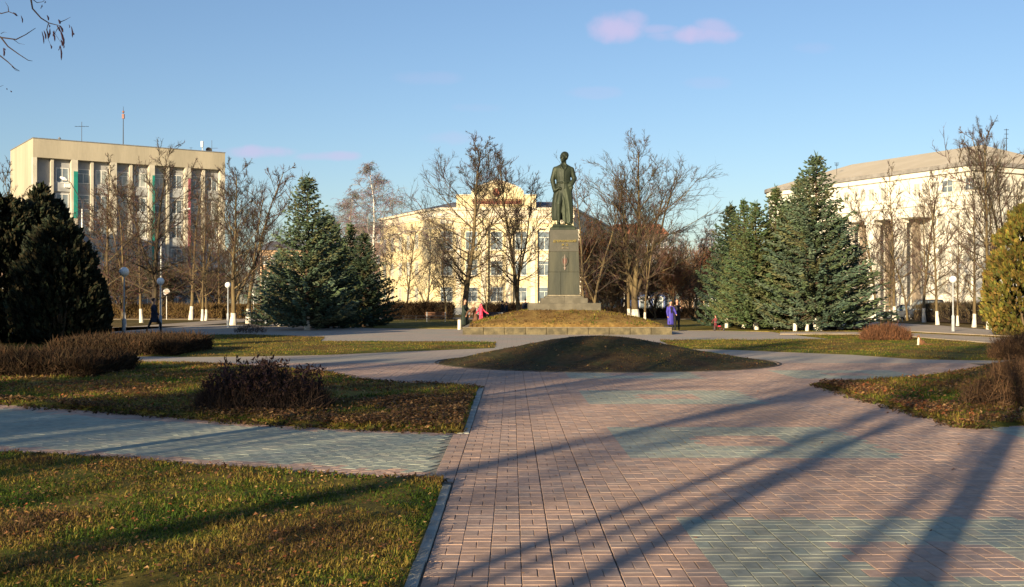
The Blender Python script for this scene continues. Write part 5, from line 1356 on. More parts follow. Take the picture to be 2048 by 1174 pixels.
# --- central yellow building
m_yel = M('yellow_stucco', (0.60, 0.51, 0.31), 0.9, 0.06, 0.4, 0.3, 8, col2=(0.64, 0.56, 0.37))
m_crm = M('cream_trim', (0.64, 0.58, 0.46), 0.9, 0.05, 0.6, 0.2, 8)
m_slate = M('slate_roof_metal', (0.12, 0.125, 0.145), 0.7, 0.2, 0.5)
m_fasc = M('dark_red_sign_board', (0.16, 0.055, 0.035), 0.7, 0.12, 1)
YO = (X_at(870, 160), 160.0)
yel = empty('institute_building', (YO[0], YO[1], 0), 0, label='yellow classical building with a central pediment behind the statue', cat='building')
W_ = X_at(1147, 160) - YO[0]; HC = 15.2
def Lx(px, D=160): return X_at(px, D) - YO[0]
def Zy(py): return Z_at(py, 160)
# footprint: angled rounded left wing, front, receding right side
fp = [(-10.3, 21), (-4.6, 9.4), (-2.2, 4.3), (-1.0, 1.6), (.2, .35), (1.5, 0.02), (2.6, 0), (W_, 0), (W_+10.9, 50), (-4, 55)]
mb = MB(); mb.prism(fp, 0, HC-1.25); mb.build('wall', m_yel, yel)
def off_poly(poly, d):
    c = Vector((sum(p[0] for p in poly)/len(poly), sum(p[1] for p in poly)/len(poly))); out = []
    n = len(poly)
    for i in range(n):
        a = Vector(poly[i-1]); b = Vector(poly[i]); e = Vector(poly[(i+1) % n])
        n1 = (b-a).normalized(); n2 = (e-b).normalized(); nn = Vector((n1.y+n2.y, -(n1.x+n2.x))).normalized()
        k = d/max(.5, nn.dot(Vector((n1.y, -n1.x)))); out.append((b.x+nn.x*k, b.y+nn.y*k))
    return out
for nm, z0, z1, d, mt in [('cornice', HC-1.25, HC-1.05, .22, m_crm), ('frieze', HC-1.048, HC-.32, .10, m_crm), ('cornice', HC-.318, HC, .38, m_crm), ('string_course', Zy(436), Zy(433), .12, m_crm), ('string_course', Zy(457), Zy(454.5), .10, m_crm), ('plinth', 0, 1.0, .12, m_spand)]:
    mb = MB(); mb.prism(off_poly(fp, d), z0, z1); mb.build(nm, mt, yel)
mb = MB(); r_in = [(p[0]*.72+W_*.5*.28, p[1]*.72+24*.28) for p in fp]; o1 = off_poly(fp, .25)
mb.loft([[(x, y, HC+.003) for x, y in o1], [(x, y, HC+1.45) for x, y in r_in]]); mb.build('roof', m_slate, yel)
# attic block and pediment
ax0, ax1 = Lx(913), Lx(1072)
bx(yel, 'attic', m_yel, (ax0, -.15, HC+.004), (ax1, 3.5, Zy(391))); bx(yel, 'attic_coping', m_crm, (ax0-.12, -.28, Zy(391)+.003), (ax1+.12, 3.6, Zy(391)+.15))
px0, px1, pm = Lx(943), Lx(1047), Lx(995)
prof = [(px0, HC+.3), (px1, HC+.3), (px1, Zy(384)), (px1-.5, Zy(377)), (px1-1.1, Zy(373)), (pm+.3, Zy(361)), (pm, Zy(360)), (pm-.3, Zy(361)), (px0+1.1, Zy(373)), (px0+.5, Zy(377)), (px0, Zy(384))]
mb = MB(); mb.loft([[(x, -.42, z) for x, z in prof], [(x, .5, z) for x, z in prof]]); mb.build('pediment', m_yel, yel)
rim_ = MB(); top = prof[2:]
for (x0, z0), (x1, z1) in zip(top[:-1], top[1:]): rim_.loft([[(x0, y, z0+a) , (x1, y, z1+a)][0:2] + [(x1, y, z1+a-.24), (x0, y, z0+a-.24)] for y, a in ((-.55, .12), (.52, .12))])
rim_.build('pediment_moulding', m_crm, yel)
md = MB(); md.loft([[(pm-.05+r*math.cos(2*math.pi*k/20), y, Zy(385)+r*math.sin(2*math.pi*k/20)) for k in range(20)] for r, y in ((.62, -.42), (.62, -.52), (.5, -.56), (.45, -.50))]); md.build('medallion', m_fasc, yel)
bx(yel, 'sign_board', m_fasc, (Lx(946), -.50, Zy(409)), (Lx(1043), -.425, Zy(398.3)))
m_slet = M('yellow_sign_letters', (0.55, 0.44, 0.22), 0.6)
text('sign_lettering', 'ДЗЕРЖИНСКИЙ ПОЛИТЕХНИЧЕСКИЙ ИНСТИТУТ', .32, (Lx(994.5), -.505, Zy(402.6)), m_slet, yel, .02); text('sign_lettering', 'НГТУ', .30, (Lx(999), -.505, Zy(407.7)), m_slet, yel, .02)
m_greenfr = M('window_white_paint', (0.75, 0.75, 0.66), 0.6)
wcols = [893, 943, 993, 1042, 1089, 1133]
for px in wcols:
    x = Lx(px)
    for (yt, yb) in ((463, 500), (519, 551), (574, 603)):
        window(yel, x, Zy(yb), 1.7, Zy(yt)-Zy(yb), -.004, 't', fr=m_greenfr)
        bx(yel, 'window_sill', m_crm, (x-1.0, -.22, Zy(yb)-.14), (x+1.0, -.006, Zy(yb)-.02))
    bx(yel, 'relief_panel', m_crm, (x-.85, -.10, Zy(503.5)-1.35), (x+.85, -.006, Zy(503.5)-.25)) if px != 943 else None
    bx(yel, 'attic_panel', m_crm, (x-.9, -.14, Zy(447)), (x+.9, -.006, Zy(438.5)))
    bx(yel, 'pilaster_or_shade_strip', m_crm, (x+1.35, -.10, 1.01), (x+2.05, -.006, Zy(459)))
for px in (977, 1027, 1076): 
    x = Lx(px); mb = MB(); mb.tube([(x+.9, -.28, Zy(458)), (x+.2, -.28, Zy(458)), (x, -.28, Zy(460)), (x, -.28, .3)], .075, 6); mb.build('downpipe', m_black, yel)
# windows on the angled wing and on the shaded side
w0 = Vector((-2.2, 4.3)); w1 = Vector((-10.3, 21)); wd = (w1-w0).normalized(); wr = math.atan2(-wd.y, -wd.x)
for k in range(5):
    p = w0 + wd*(2.0 + 3.5*k)
    for (zt, zb) in ((11.8, 9.6), (7.8, 5.7), (3.9, 2.0)): window(yel, 0, 0, 1.4, zt-zb, fr=m_crm, glass=m_pale_glass, style='t', pos=(p.x + wd.y*-.02, p.y - wd.x*-.02*-1, zb), rot=wr)
s0 = Vector((W_, 0)); sdv = Vector((10.9, 50)).normalized(); sr = math.atan2(sdv.y, sdv.x)
for k in range(11):
    p = s0 + sdv*(2.5 + 4.2*k)
    for (zt, zb) in ((11.8, 9.4), (7.8, 5.6), (3.9, 2.0)): window(yel, 0, 0, 1.5, zt-zb, fr=m_greenfr, style='t', pos=(p.x + .004, p.y, zb), rot=sr)

# --- white building on the right
m_wht = M('white_stucco', (0.62, 0.60, 0.53), 0.9, 0.06, 0.3, 0.3, 8, col2=(0.66, 0.64, 0.58))
m_wtrim = M('white_trim', (0.66, 0.64, 0.57), 0.9, 0.05, 0.6)
m_tin = M('tan_sheet_roof', (0.46, 0.405, 0.31), 0.75, 0.10, 0.4, 0.2, 6, col2=(0.50, 0.445, 0.35))
m_gut = M('eaves_metal', (0.22, 0.21, 0.20), 0.7, 0.15, 2)
m_palep = M('pale_curtained_glass', (0.36, 0.36, 0.32), 0.3, 0.1, 0.8, spec=0.5)  # curtained panes in a pale tone
m_colshade = M('column_shade_brown', (0.28, 0.23, 0.18), 0.85, 0.12, 1.0)  # dark brown that paints the columns' shade on the wall
CO = (48.2, 117.0); FE = (33.2, 146.0)
ra = math.atan2(CO[1]-FE[1], CO[0]-FE[0]); RL = math.hypot(CO[0]-FE[0], CO[1]-FE[1])
wb = empty('white_building', (FE[0], FE[1], 0), ra, label='long white four storey building with a portico and tan hipped roof at the right', cat='building')
RH = 16.0; RD = 16.0
bx(wb, 'wall', m_wht, (1.5, 0, 0), (RL, RD, RH))
mb = MB(); pts = [(1.5 - 0, 0)] + [(1.5-3.6*math.sin(a), 3.6-3.6*math.cos(a)) for a in [math.pi/2*k/6 for k in range(1, 7)]] + [(-2.1, RD), (1.498, RD)]
mb.prism([(x if x < 1.5 else 1.498, y) for x, y in pts], 0, RH-.002); mb.build('rounded_end', m_wht, wb)
eav = [(1.5, -.55)] + [(1.5-4.15*math.sin(a), 3.6-4.15*math.cos(a)) for a in [math.pi/2*k/6 for k in range(1, 7)]] + [(-2.65, RD+.5), (RL+.55, RD+.5), (RL+.55, -.55)]
mb = MB(); mb.prism(eav, RH+.003, RH+.42); mb.build('eaves', m_gut, wb)
e2 = [(1.5, -.3)] + [(1.5-3.9*math.sin(a), 3.6-3.9*math.cos(a)) for a in [math.pi/2*k/6 for k in range(1, 7)]] + [(-2.4, RD+.3), (RL+.3, RD+.3), (RL+.3, -.3)]
mb = MB(); mb.prism(e2, RH-.55, RH-.004); mb.build('cornice', m_wtrim, wb)
mb = MB(); rz = RH+.42; rt = rz+2.9; cx0, cx1, cy = 7.0, RL-5.6, 7.8
n_e = len(eav)
for k in range(n_e):
    a, b = eav[k], eav[(k+1) % n_e]
    def inn(p): return (min(max(p[0], cx0), cx1), cy)
    ia, ib = inn(a), inn(b); q = [(a[0], a[1], rz+.004), (b[0], b[1], rz+.004), (ib[0], ib[1], rt)]
    if abs(ia[0]-ib[0]) > .01: q.append((ia[0], ia[1], rt))
    mb.face(list(reversed(q)))
mb.build('roof', m_tin, wb)
def pw(px): 
    k = (px-CX)/F; dx, dy = math.cos(ra), math.sin(ra); return (k*FE[1]-FE[0])/(dx-k*dy)
for z in (13.0, 12.0): bx(wb, 'string_course', m_wtrim, (1.6, -.14, z), (RL+.14, -.004, z+.16))
for (a, w) in [(1678, .8), (1694, .8), (1727, .8), (1744, .9), (1768, .9), (1835, .9), (1851, .9), (1872, .9), (1896, 1.5), (1922, 1.3), (1940, 1.5)]:
    window(wb, pw(a), 13.45, w, 1.35, -.004, 'vh', fr=m_wtrim, glass=m_glass if a in (1896, 1940) else m_palep)
for a in [1640, 1655, 1700, 1712, 1740, 1757, 1793, 1815, 1850, 1885, 1912, 1935]:
    for z, h in ((9.3, 2.0), (6.0, 2.0), (2.6, 2.1)): window(wb, pw(a), z, 1.15, h, -.004, 't', fr=m_wtrim, glass=m_palep)
# portico: square columns standing clear of the wall under a deep entablature
ps0, ps1 = pw(1655), pw(1872)
bx(wb, 'entablature', m_wtrim, (ps0, -2.7, 10.9), (ps1, -.006, 12.0)); bx(wb, 'entablature', m_wtrim, (ps0-.15, -2.9, 12.003), (ps1+.15, -.008, 12.3))
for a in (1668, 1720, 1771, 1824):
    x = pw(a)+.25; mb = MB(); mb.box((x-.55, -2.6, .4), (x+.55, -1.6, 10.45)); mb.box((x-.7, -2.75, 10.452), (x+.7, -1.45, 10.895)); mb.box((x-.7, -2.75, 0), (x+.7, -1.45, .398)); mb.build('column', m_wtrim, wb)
    mb = MB(); mb.box((x+.60, -.9, .4), (x+1.05, -.01, 10.89)); mb.build('pilaster_or_shade_strip', m_colshade, wb)  # strip coloured as the column's shade on the wall
# short side past the corner
bx(wb, 'side_string', m_wtrim, (RL+.004, .01, 13.0), (RL+.14, RD, 13.16))
for k in range(5):
    for z, h in ((13.45, 1.35), (9.3, 2.0), (6.0, 2.0), (2.6, 2.1)): window(wb, 0, 0, 1.3, h, style='t', fr=m_wtrim, glass=m_palep, pos=(RL+.004, 1.8+2.9*k, z), rot=math.pi/2)
m_rbrick = M('red_chimney_brick', (0.32, 0.10, 0.06), 0.85, 0.2, 3)
ch = bx(wb, 'chimney', m_rbrick, (RL-1.5, 12.6, RH+1.2), (RL+.3, 14.4, RH+3.6))
def mast_at(px, ytop, ybase, D, label, r=.05):
    o = empty('antenna', (X_at(px, D), D, Z_at(ybase, D)), 0, label, 'antenna'); h = Z_at(ytop, D)-Z_at(ybase, D)
    mb = MB(); mb.cyl((0, 0), r, r*.7, -1.0, h, 6)
    for k in range(3): mb.tube([(-.28+.04*k, 0, h*(.95-.2*k)), (.28-.04*k, 0, h*(.95-.2*k))], .03, 4)
    mb.build('mast', m_black, o)
mast_at(1961, 249, 300, 126, 'antenna mast on the roof corner of the white building left of the tall tree')
mast_at(2014, 257, 300, 130, 'antenna mast on the white building roof right of the tall tree')
mast_at(1674, 325, 338, 138, 'tiny antenna at the left end of the white building roof', .03)
mast_at(785, 400, 425, 178, 'small antenna at the left end of the yellow building roof', .03)
mast_at(803, 398, 420, 175, 'small antenna right of the first one on the yellow building roof', .03)

# --- farther buildings seen between the trees, and an unseen one added for shade
def far_block(name, px0, px1, D, ytop, mat, roofm, label, rise=1.5, wins=(6, 3), yb=632):
    x0, x1 = X_at(px0, D), X_at(px1, D); h = Z_at(ytop, D)
    o = empty(name, ((x0+x1)/2, D, 0), 0, label, 'building'); hw = (x1-x0)/2
    bx(o, 'wall', mat, (-hw, 0, 0), (hw, 12, h))
    mb = MB(); mb.loft([[(-hw-.4, -.4, h+.004), (hw+.4, -.4, h+.004), (hw+.4, 12.4, h+.004), (-hw-.4, 12.4, h+.004)], [(-hw*.85, 5.5, h+rise), (hw*.85, 5.5, h+rise), (hw*.85, 6.5, h+rise), (-hw*.85, 6.5, h+rise)]]); mb.build('roof', roofm, o)
    for i in range(wins[0]):
        for j in range(wins[1]): window(o, -hw + 2*hw*(i+.5)/wins[0], h*(j+.28)/wins[1], 1.3, 1.7, -.004, 't', glass=m_glass)
    return o
m_farbr = M('distant_brown_brick', (0.16, 0.11, 0.09), 0.9, 0.12, .5)
m_farp = M('distant_pink_stucco', (0.42, 0.29, 0.19), 0.9, 0.1, .5)
m_redroof = M('red_tile_roof', (0.38, 0.15, 0.08), 0.8, 0.15, 1)
far_block('apartment_or_shade_block', 520, 610, 215, 500, m_farp, m_slate, 'distant sunlit house between the bare trees and the big left spruce', 2.0, (5, 3))
far_block('apartment_or_shade_block', 690, 768, 225, 455, m_farbr, m_slate, 'dark brown block behind the birch at the end of the yellow wing', .8, (5, 4))
far_block('apartment_or_shade_block', 1225, 1335, 240, 468, m_farbr, m_redroof, 'distant red roofed house hidden by the rusty thicket', 2.5, (7, 4))
far_block('kiosk', 1275, 1330, 150, 588, M('blue_kiosk_wall', (0.07, 0.10, 0.22), 0.7, 0.1), m_slate, 'dark blue kiosk far behind the whitewashed twin trunks', .4, (2, 1))
far_block('kiosk', 1385, 1450, 165, 598, m_farp, m_slate, 'low pale pavilion far behind the dark right spruce edge', .5, (3, 1))
far_block('apartment_or_shade_block', -260, 20, 260, 520, m_farbr, m_slate, 'distant brown block behind the left thujas', 1.5, (10, 3))
far_block('apartment_or_shade_block', 1400, 1560, 300, 520, m_farp, m_slate, 'distant pale block behind the right spruces', 1.5, (8, 3))
far_block('apartment_or_shade_block', -1015, -460, 96, 190, m_farp, m_slate, 'unseen pale block added beyond the left edge of the view to shade the office block', 1.0, (8, 5))  # unseen block, added to cast shade over the lower office front
# faint woods on the horizon
def woods(name, x0, x1, y, h, n, cols):
    def samp(n_):
        x = RNG.uniform(x0, x1, n_); z = RNG.uniform(0, 1, n_)**.7*(h*(.6+.7*fbm(x, x*0+y, .05))); return np.stack([x, y+RNG.uniform(-8, 8, n_), z], 1), np.ones(n_)
    return twig_cloud(name, n, samp, 3.2, .22, cols, .8, None, kind='stuff')
woods('far_trees', -190, -20, 300, 14, 9000, [(0.12, 0.09, 0.07), (0.16, 0.12, 0.09)])
woods('far_trees', 20, 200, 290, 15, 12000, [(0.14, 0.11, 0.09), (0.17, 0.13, 0.09), (0.12, 0.11, 0.06)])
# ------------------------------------------------------------------ globe lamps
def lamp(px, D, label, h=2.86, globe_m=None):
    root = empty('globe_lamp', (X_at(px, D), D, 0), 0, label, 'street lamp', 'white globe lamps of the square')
    mb = MB(); mb.cyl((0, 0), .10, .10, -.02, .04, 12); mb.cyl((0, 0), .085, .085, .04, .92, 12); mb.cyl((0, 0), .085, .045, .92, 1.0, 12); mb.build('base_tube', m_polegrey, root, smooth=False)
    mb = MB(); mb.cyl((0, 0), .040, .034, 1.0, h-.20, 10); mb.cyl((0, 0), .07, .07, h-.22, h-.16, 10); mb.build('pole', m_polegrey, root)
    mb = MB(); mb.ball((0, 0, h), .205, 20, 14); mb.build('globe', m_globe, root, smooth=True)
    return root
lamp(248, 48, 'globe lamp nearest the dark thujas, its tube foot behind the hedge', 2.98)
lamp(321, 62.5, 'globe lamp beside the walking man in dark clothes')
lamp(456, 75.8, 'globe lamp by the tree with the flaring whitewashed base')
lamp(532, 88, 'farthest left globe lamp at the edge of the big left spruce', 2.9)
lamp(1754, 88, 'shaded globe lamp right of the big blue spruce', 2.95)
lamp(1906, 62, 'sunlit globe lamp in front of the white building', 2.95)
lamp(1990, 60, 'globe lamp next to the golden thuja', 2.9)

# tall road lights with cobra heads
def road_light(px, D, ytop, arm_dx, head_dy, label):
    ztop = Z_at(ytop, D); root = empty('road_light', (X_at(px, D), D, 0), 0, label, 'road light')
    mb = MB(); mb.cyl((0, 0), .16, .10, 0, ztop-1.6, 10); mb.build('pole', m_metal, root)
    ax = arm_dx*D/F; mb = MB(); mb.tube([(0, 0, ztop-1.7), (0, 0, ztop-.9), (ax*.3, 0, ztop-.3), (ax*.75, 0, ztop+head_dy*D/F*.8), (ax, 0, ztop+head_dy*D/F)], [.05, .045, .04, .035, .03], 6); mb.build('arm', m_black, root)
    mb = MB(); mb.loft([ring(ax*(1+q*.28), 0, 0, .01, .01, 8) for q in (0,)] + []) if False else None
    mb = MB(); mb.tube([(ax*.95, 0, ztop+head_dy*D/F), (ax*1.1, 0, ztop+head_dy*D/F+.10), (ax*1.38, 0, ztop+head_dy*D/F+.26)], [.07, .17, .08], 8, caps=True); mb.build('lamp_head', m_frame, root)
road_light(164, 100, 382, -32, 22, 'road light with a white cobra head above the dark left thujas')
road_light(322, 118, 452, 42, 30, 'road light with a white head by the pink banner, behind the arching tree')

# ------------------------------------------------------------------ people
m_skin = M('skin', (0.50, 0.27, 0.18), 0.6, 0.05); m_dark = M('dark_cloth', (0.014, 0.014, 0.018), 0.85, 0.2, 8); m_navy = M('navy_cloth', (0.018, 0.024, 0.045), 0.85, 0.2, 8)
m_blue = M('violet_blue_coat', (0.06, 0.05, 0.32), 0.8, 0.1, 6); m_brown = M('brown_coat', (0.12, 0.06, 0.035), 0.85, 0.15, 8); m_beige = M('beige_knit', (0.62, 0.48, 0.33), 0.9, 0.1, 20)
m_pinkc = M('bright_pink_snowsuit', (0.80, 0.06, 0.13), 0.75, 0.08, 8); m_hair = M('dark_hair', (0.03, 0.02, 0.015), 0.7, 0.2, 20); m_shoe = M('shoe_leather', (0.012, 0.011, 0.011), 0.5, 0.2)
m_maroon = M('maroon_cloth', (0.14, 0.03, 0.035), 0.8, 0.15, 8); m_teal2 = M('dark_teal_hat', (0.02, 0.05, 0.07), 0.85, 0.1)
def person(px, D, face, label, H=1.72, trouser=m_dark, coat=m_dark, hat=None, hair=m_hair, stride=0.0, coat_len=.78, arms=((.10, -.05), (.10, -.05)), shoulder=.20, group=None, crouch=0.0, lean=0.0, z=0.0, hands=True, hood=None, spread=0.0):
    """arms: per side (swing forward, bend forward at the elbow); face: heading in radians, 0 looks at the camera (-y)"""
    root = empty('person', (X_at(px, D), D, z), face, label, 'person', group)
    k = H/1.72; hip = .92*k*(1-crouch*.48); by = -lean
    sh = hip + .52*k; hd = sh + .27*k
    ly = -lean*.8
    body = MB(); S = lambda *p: tuple(c*1.0 for c in p)
    for sg in (-1, 1):
        f = stride*sg
        knee = (sg*.10*k, -.06*k - f*.30 - crouch*.38, hip*.53 + crouch*.12); foot = (sg*.11*k, (.02 if f <= 0 else 0) - f*.42 - crouch*.02, .08*k + (.04 if f < 0 else 0))
        body.caps((sg*.09*k, 0, hip), knee, .095*k, .068*k); body.caps(knee, foot, .066*k, .045*k)
    body.ball((0, 0, hip+.02), (.16*k, .12*k, .13*k)); body.caps((0, 0, hip+.05), (0, ly, sh-.10*k), .14*k, .155*k)
    body.caps((-.13*k, ly, sh-.02*k), (.13*k, ly, sh-.02*k), .075*k, .075*k); body.caps((0, ly, sh), (0, ly-.01, hd-.06*k), .055*k, .05*k)
    body.ball((0, ly-.02*k, hd), (.078*k, .097*k, .118*k), 14, 10); body.caps((0, ly-.11*k, hd+.0), (0, ly-.125*k, hd-.02*k), .014*k, .016*k, 6)
    hands_p = []
    for sg, (sw_, bd) in zip((-1, 1), arms):
        el = (sg*(.25+spread)*k, ly - sw_*k, sh-.29*k*math.cos(min(1.2, abs(sw_)*1.6))); wr_ = (sg*(.22+spread*2.2)*k, ly-sw_*k-.22*k*math.sin(bd), el[2]-.24*k*math.cos(bd))
        body.caps((sg*.18*k, ly, sh-.03*k), el, .05*k, .042*k); body.caps(el, wr_, .04*k, .03*k)
        d = (Vector(wr_)-Vector(el)).normalized(); side = Vector((1, 0, 0)); hp_ = Vector(wr_)+d*.05*k; hands_p.append((el, wr_))
        body.caps(wr_, tuple(hp_), .030*k, .034*k, 8)
        for q in range(4): o = hp_ + side*((q-1.5)*.017*k); body.caps(tuple(o), tuple(o+d*(.075-.01*abs(q-1.2))*k), .0095*k, .008*k, 6)
        th = hp_ - side*sg*.03*k; body.caps(tuple(hp_-d*.02*k), tuple(th+d*.03*k), .012*k, .010*k, 6)
    def asg(c):
        if c.z > sh + .03*k: return 1
        for el, wr_ in hands_p:
            if (Vector(c)-Vector(wr_)).dot((Vector(wr_)-Vector(el)).normalized()) > 0 and (Vector(c)-Vector(wr_)).length < .2*k: return 1
        if c.z < .10*k: return 2
        return 0
    link('body', remeshed(body, 'body', [trouser, m_skin, m_shoe], .014*k, 3, asg), root)
    ct = MB(); hem = max(.1, hip + .05 - (coat_len-.45)*k)
    ct.loft([ring(0, 0, hem, .20*k, .155*k, 24, .05, 0, 6), ring(0, ly*.1, hip, .185*k, .15*k, 24, .03, 1, 6), ring(0, ly*.6, hip+.22*k, .17*k, .135*k, 24), ring(0, ly, sh-.12*k, .20*k, .145*k, 24), ring(0, ly, sh-.0*k, .17*k, .11*k, 24), ring(0, ly, sh+.06*k, .075*k, .075*k, 24)])
    for sg, (el, wr_) in zip((-1, 1), hands_p):
        ct.caps((sg*.175*k, ly, sh-.04*k), el, .072*k, .060*k); ct.caps(el, wr_, .058*k, .048*k)
    ct.tube([(-.08*k, ly, sh+.05*k), (0, ly-.07*k, sh+.03*k), (.08*k, ly, sh+.05*k), (0, ly+.07*k, sh+.07*k), (-.08*k, ly, sh+.05*k)], .03*k, 6)
    link('coat', remeshed(ct, 'coat', [coat], .018*k, 2), root)
    hh = MB()
    if hat: hh.ball((0, ly-.0, hd+.05*k), (.098*k, .112*k, .095*k), 14, 8); hh.lathe((0, ly, hd+.02*k), [(.085*k, 0), (.105*k, 0), (.105*k, .035*k), (.085*k, .035*k)], 14); hh.build('hat', hat, root, True)
    else: hh.ball((0, ly+.012*k, hd+.03*k), (.088*k, .104*k, .108*k), 14, 8); hh.build('hair', hair, root, True)
    if hood:
        hb = MB(); hb.caps((0, ly+.03, hd-.02), (0, ly+.05, hd+.16*k), .125*k, .02*k); hb.caps((-.16*k, ly, sh-.02), (-.02, ly, hd+.02), .05*k, .1*k); hb.caps((.16*k, ly, sh-.02), (.02, ly, hd+.02), .05*k, .1*k); link('hood', remeshed(hb, 'hood', [hood], .016*k, 2), root)
    return root
person(308, 61.5, math.radians(90), 'walking man in dark clothes striding right beside the second lamp on the left', 1.80, m_dark, m_navy, None, stride=.85, coat_len=.85, arms=((.16, .5), (-.16, .2)))
person(1341, 65.5, math.radians(20), 'person in a long violet blue coat and dark hat at the terrace wall end', 1.70, m_dark, m_blue, m_teal2, coat_len=1.02, arms=((.05, .1), (.12, .9)))
person(1354, 66.8, math.radians(-10), 'person dressed all in black beside the one in the violet blue coat', 1.76, m_dark, m_dark, None, coat_len=.80, arms=((.20, 2.3), (.20, 2.2)))
person(928, 70.5, math.radians(60), 'man in a long dark green coat left of the terrace beside the crouching woman', 1.78, m_dark, M('dark_green_coat', (0.022, 0.032, 0.024), 0.85, 0.15), None, coat_len=1.15, arms=((.12, .9), (.18, .7)), lean=.06)
person(951, 68.8, math.radians(-60), 'woman in a brown coat and beige knitted hat bending towards the child in pink', 1.66, m_brown, m_brown, m_beige, coat_len=.95, crouch=.12, lean=.16, arms=((.30, .5), (.30, .4)))
person(962, 66.3, math.radians(30), 'small child in a bright pink snowsuit with a pointed hood at the terrace corner', 1.15, m_pinkc, m_pinkc, m_pinkc, coat_len=.62, arms=((.05, .9), (.05, .9)), hood=m_pinkc, z=.36, spread=.16)
person(1051, 104, math.radians(180), 'distant figure in dark clothes just left of the pedestal steps', 1.95, m_dark, m_navy, None, coat_len=.9)
person(1005, 100, math.radians(100), 'distant dark figure standing before the yellow building right of the thin trees', 1.75, m_dark, m_dark, m_dark, coat_len=.9)
person(1013, 101, math.radians(-80), 'second distant dark figure right of the other, before the yellow building', 1.68, m_dark, m_navy, None, coat_len=.9)
person(1431, 67.2, math.radians(-40), 'toddler in a maroon suit beside the small tricycle near the right spruces', .86, m_maroon, m_maroon, m_maroon, coat_len=.6, arms=((.25, .9), (.25, .9)))
# tricycle
tri = empty('tricycle', (X_at(1437, 67), 67, 0), math.radians(-60), 'small dark red toddler tricycle on the paving near the right spruces', 'tricycle')
def wheel(r, loc, parent):
    mb = MB(); prof = [(r-.02, -.015), (r, -.012), (r, .012), (r-.02, .015)]
    mb.loft([[((q[0])*math.cos(2*math.pi*k/16), q[1], q[0]*math.sin(2*math.pi*k/16)) for q in prof] for k in range(16)] + [[(q[0], q[1], 0) for q in prof]], caps=False); o = mb.build('wheel', m_black, parent, loc=loc)
    s_ = MB(); [s_.tube([(0, 0, 0), ((r-.01)*math.cos(a), 0, (r-.01)*math.sin(a))], .004, 4) for a in [math.pi/3*k for k in range(6)]]; s_.build('spokes', m_metal, o)
wheel(.15, (0, -.32, .15), tri); wheel(.10, (-.17, .25, .10), tri); wheel(.10, (.17, .25, .10), tri)
fb = MB(); fb.tube([(0, -.32, .15), (0, -.26, .42), (0, -.24, .50)], .016, 6); fb.tube([(0, -.27, .38), (0, -.05, .24), (0, .25, .12)], .018, 6); fb.tube([(-.17, .25, .10), (.17, .25, .10)], .012, 6); fb.build('frame', m_maroon, tri)
hb = MB(); hb.tube([(-.16, -.20, .52), (-.08, -.24, .51), (.08, -.24, .51), (.16, -.20, .52)], .012, 6); hb.build('handlebar', m_metal, tri)
sb = MB(); sb.ball((0, .08, .27), (.10, .13, .035)); sb.build('seat', m_pinkc, tri, True)
# sitting cat on the right lawn
cat_ = empty('cat', (X_at(1840, 43.5), 43.5, .02), math.radians(-70), 'small brown and white animal on the right lawn near the round shrub', 'cat')
cb = MB(); cb.ball((0, .10, .10), (.085, .13, .10)); cb.caps((0, .05, .12), (0, -.05, .26), .078, .055); cb.ball((0, -.08, .335), (.052, .055, .05)); cb.caps((0, -.12, .32), (0, -.135, .315), .024, .02)
for sg in (-1, 1): cb.caps((sg*.03, -.08, .22), (sg*.03, -.09, .02), .022, .018); cb.caps((sg*.03, -.09, .02), (sg*.03, -.12, .018), .018, .016); cb.caps((sg*.03, -.07, .375), (sg*.035, -.065, .41), .018, .006); cb.caps((sg*.06, .08, .06), (sg*.07, -.02, .025), .04, .02)
cb.tube([(0, .20, .05), (.08, .30, .035), (.20, .36, .04), (.32, .34, .06)], [.024, .022, .02, .012], 8, caps=True)
m_catb = M('brown_fur', (0.16, 0.075, 0.035), 0.9, 0.2, 20); m_catw = M('white_fur', (0.72, 0.62, 0.5), 0.9, 0.1, 20)
link('body', remeshed(cb, 'body', [m_catb, m_catw], .008, 2, lambda c: 1 if (c.y < -.075 and c.z < .30) else 0), cat_)

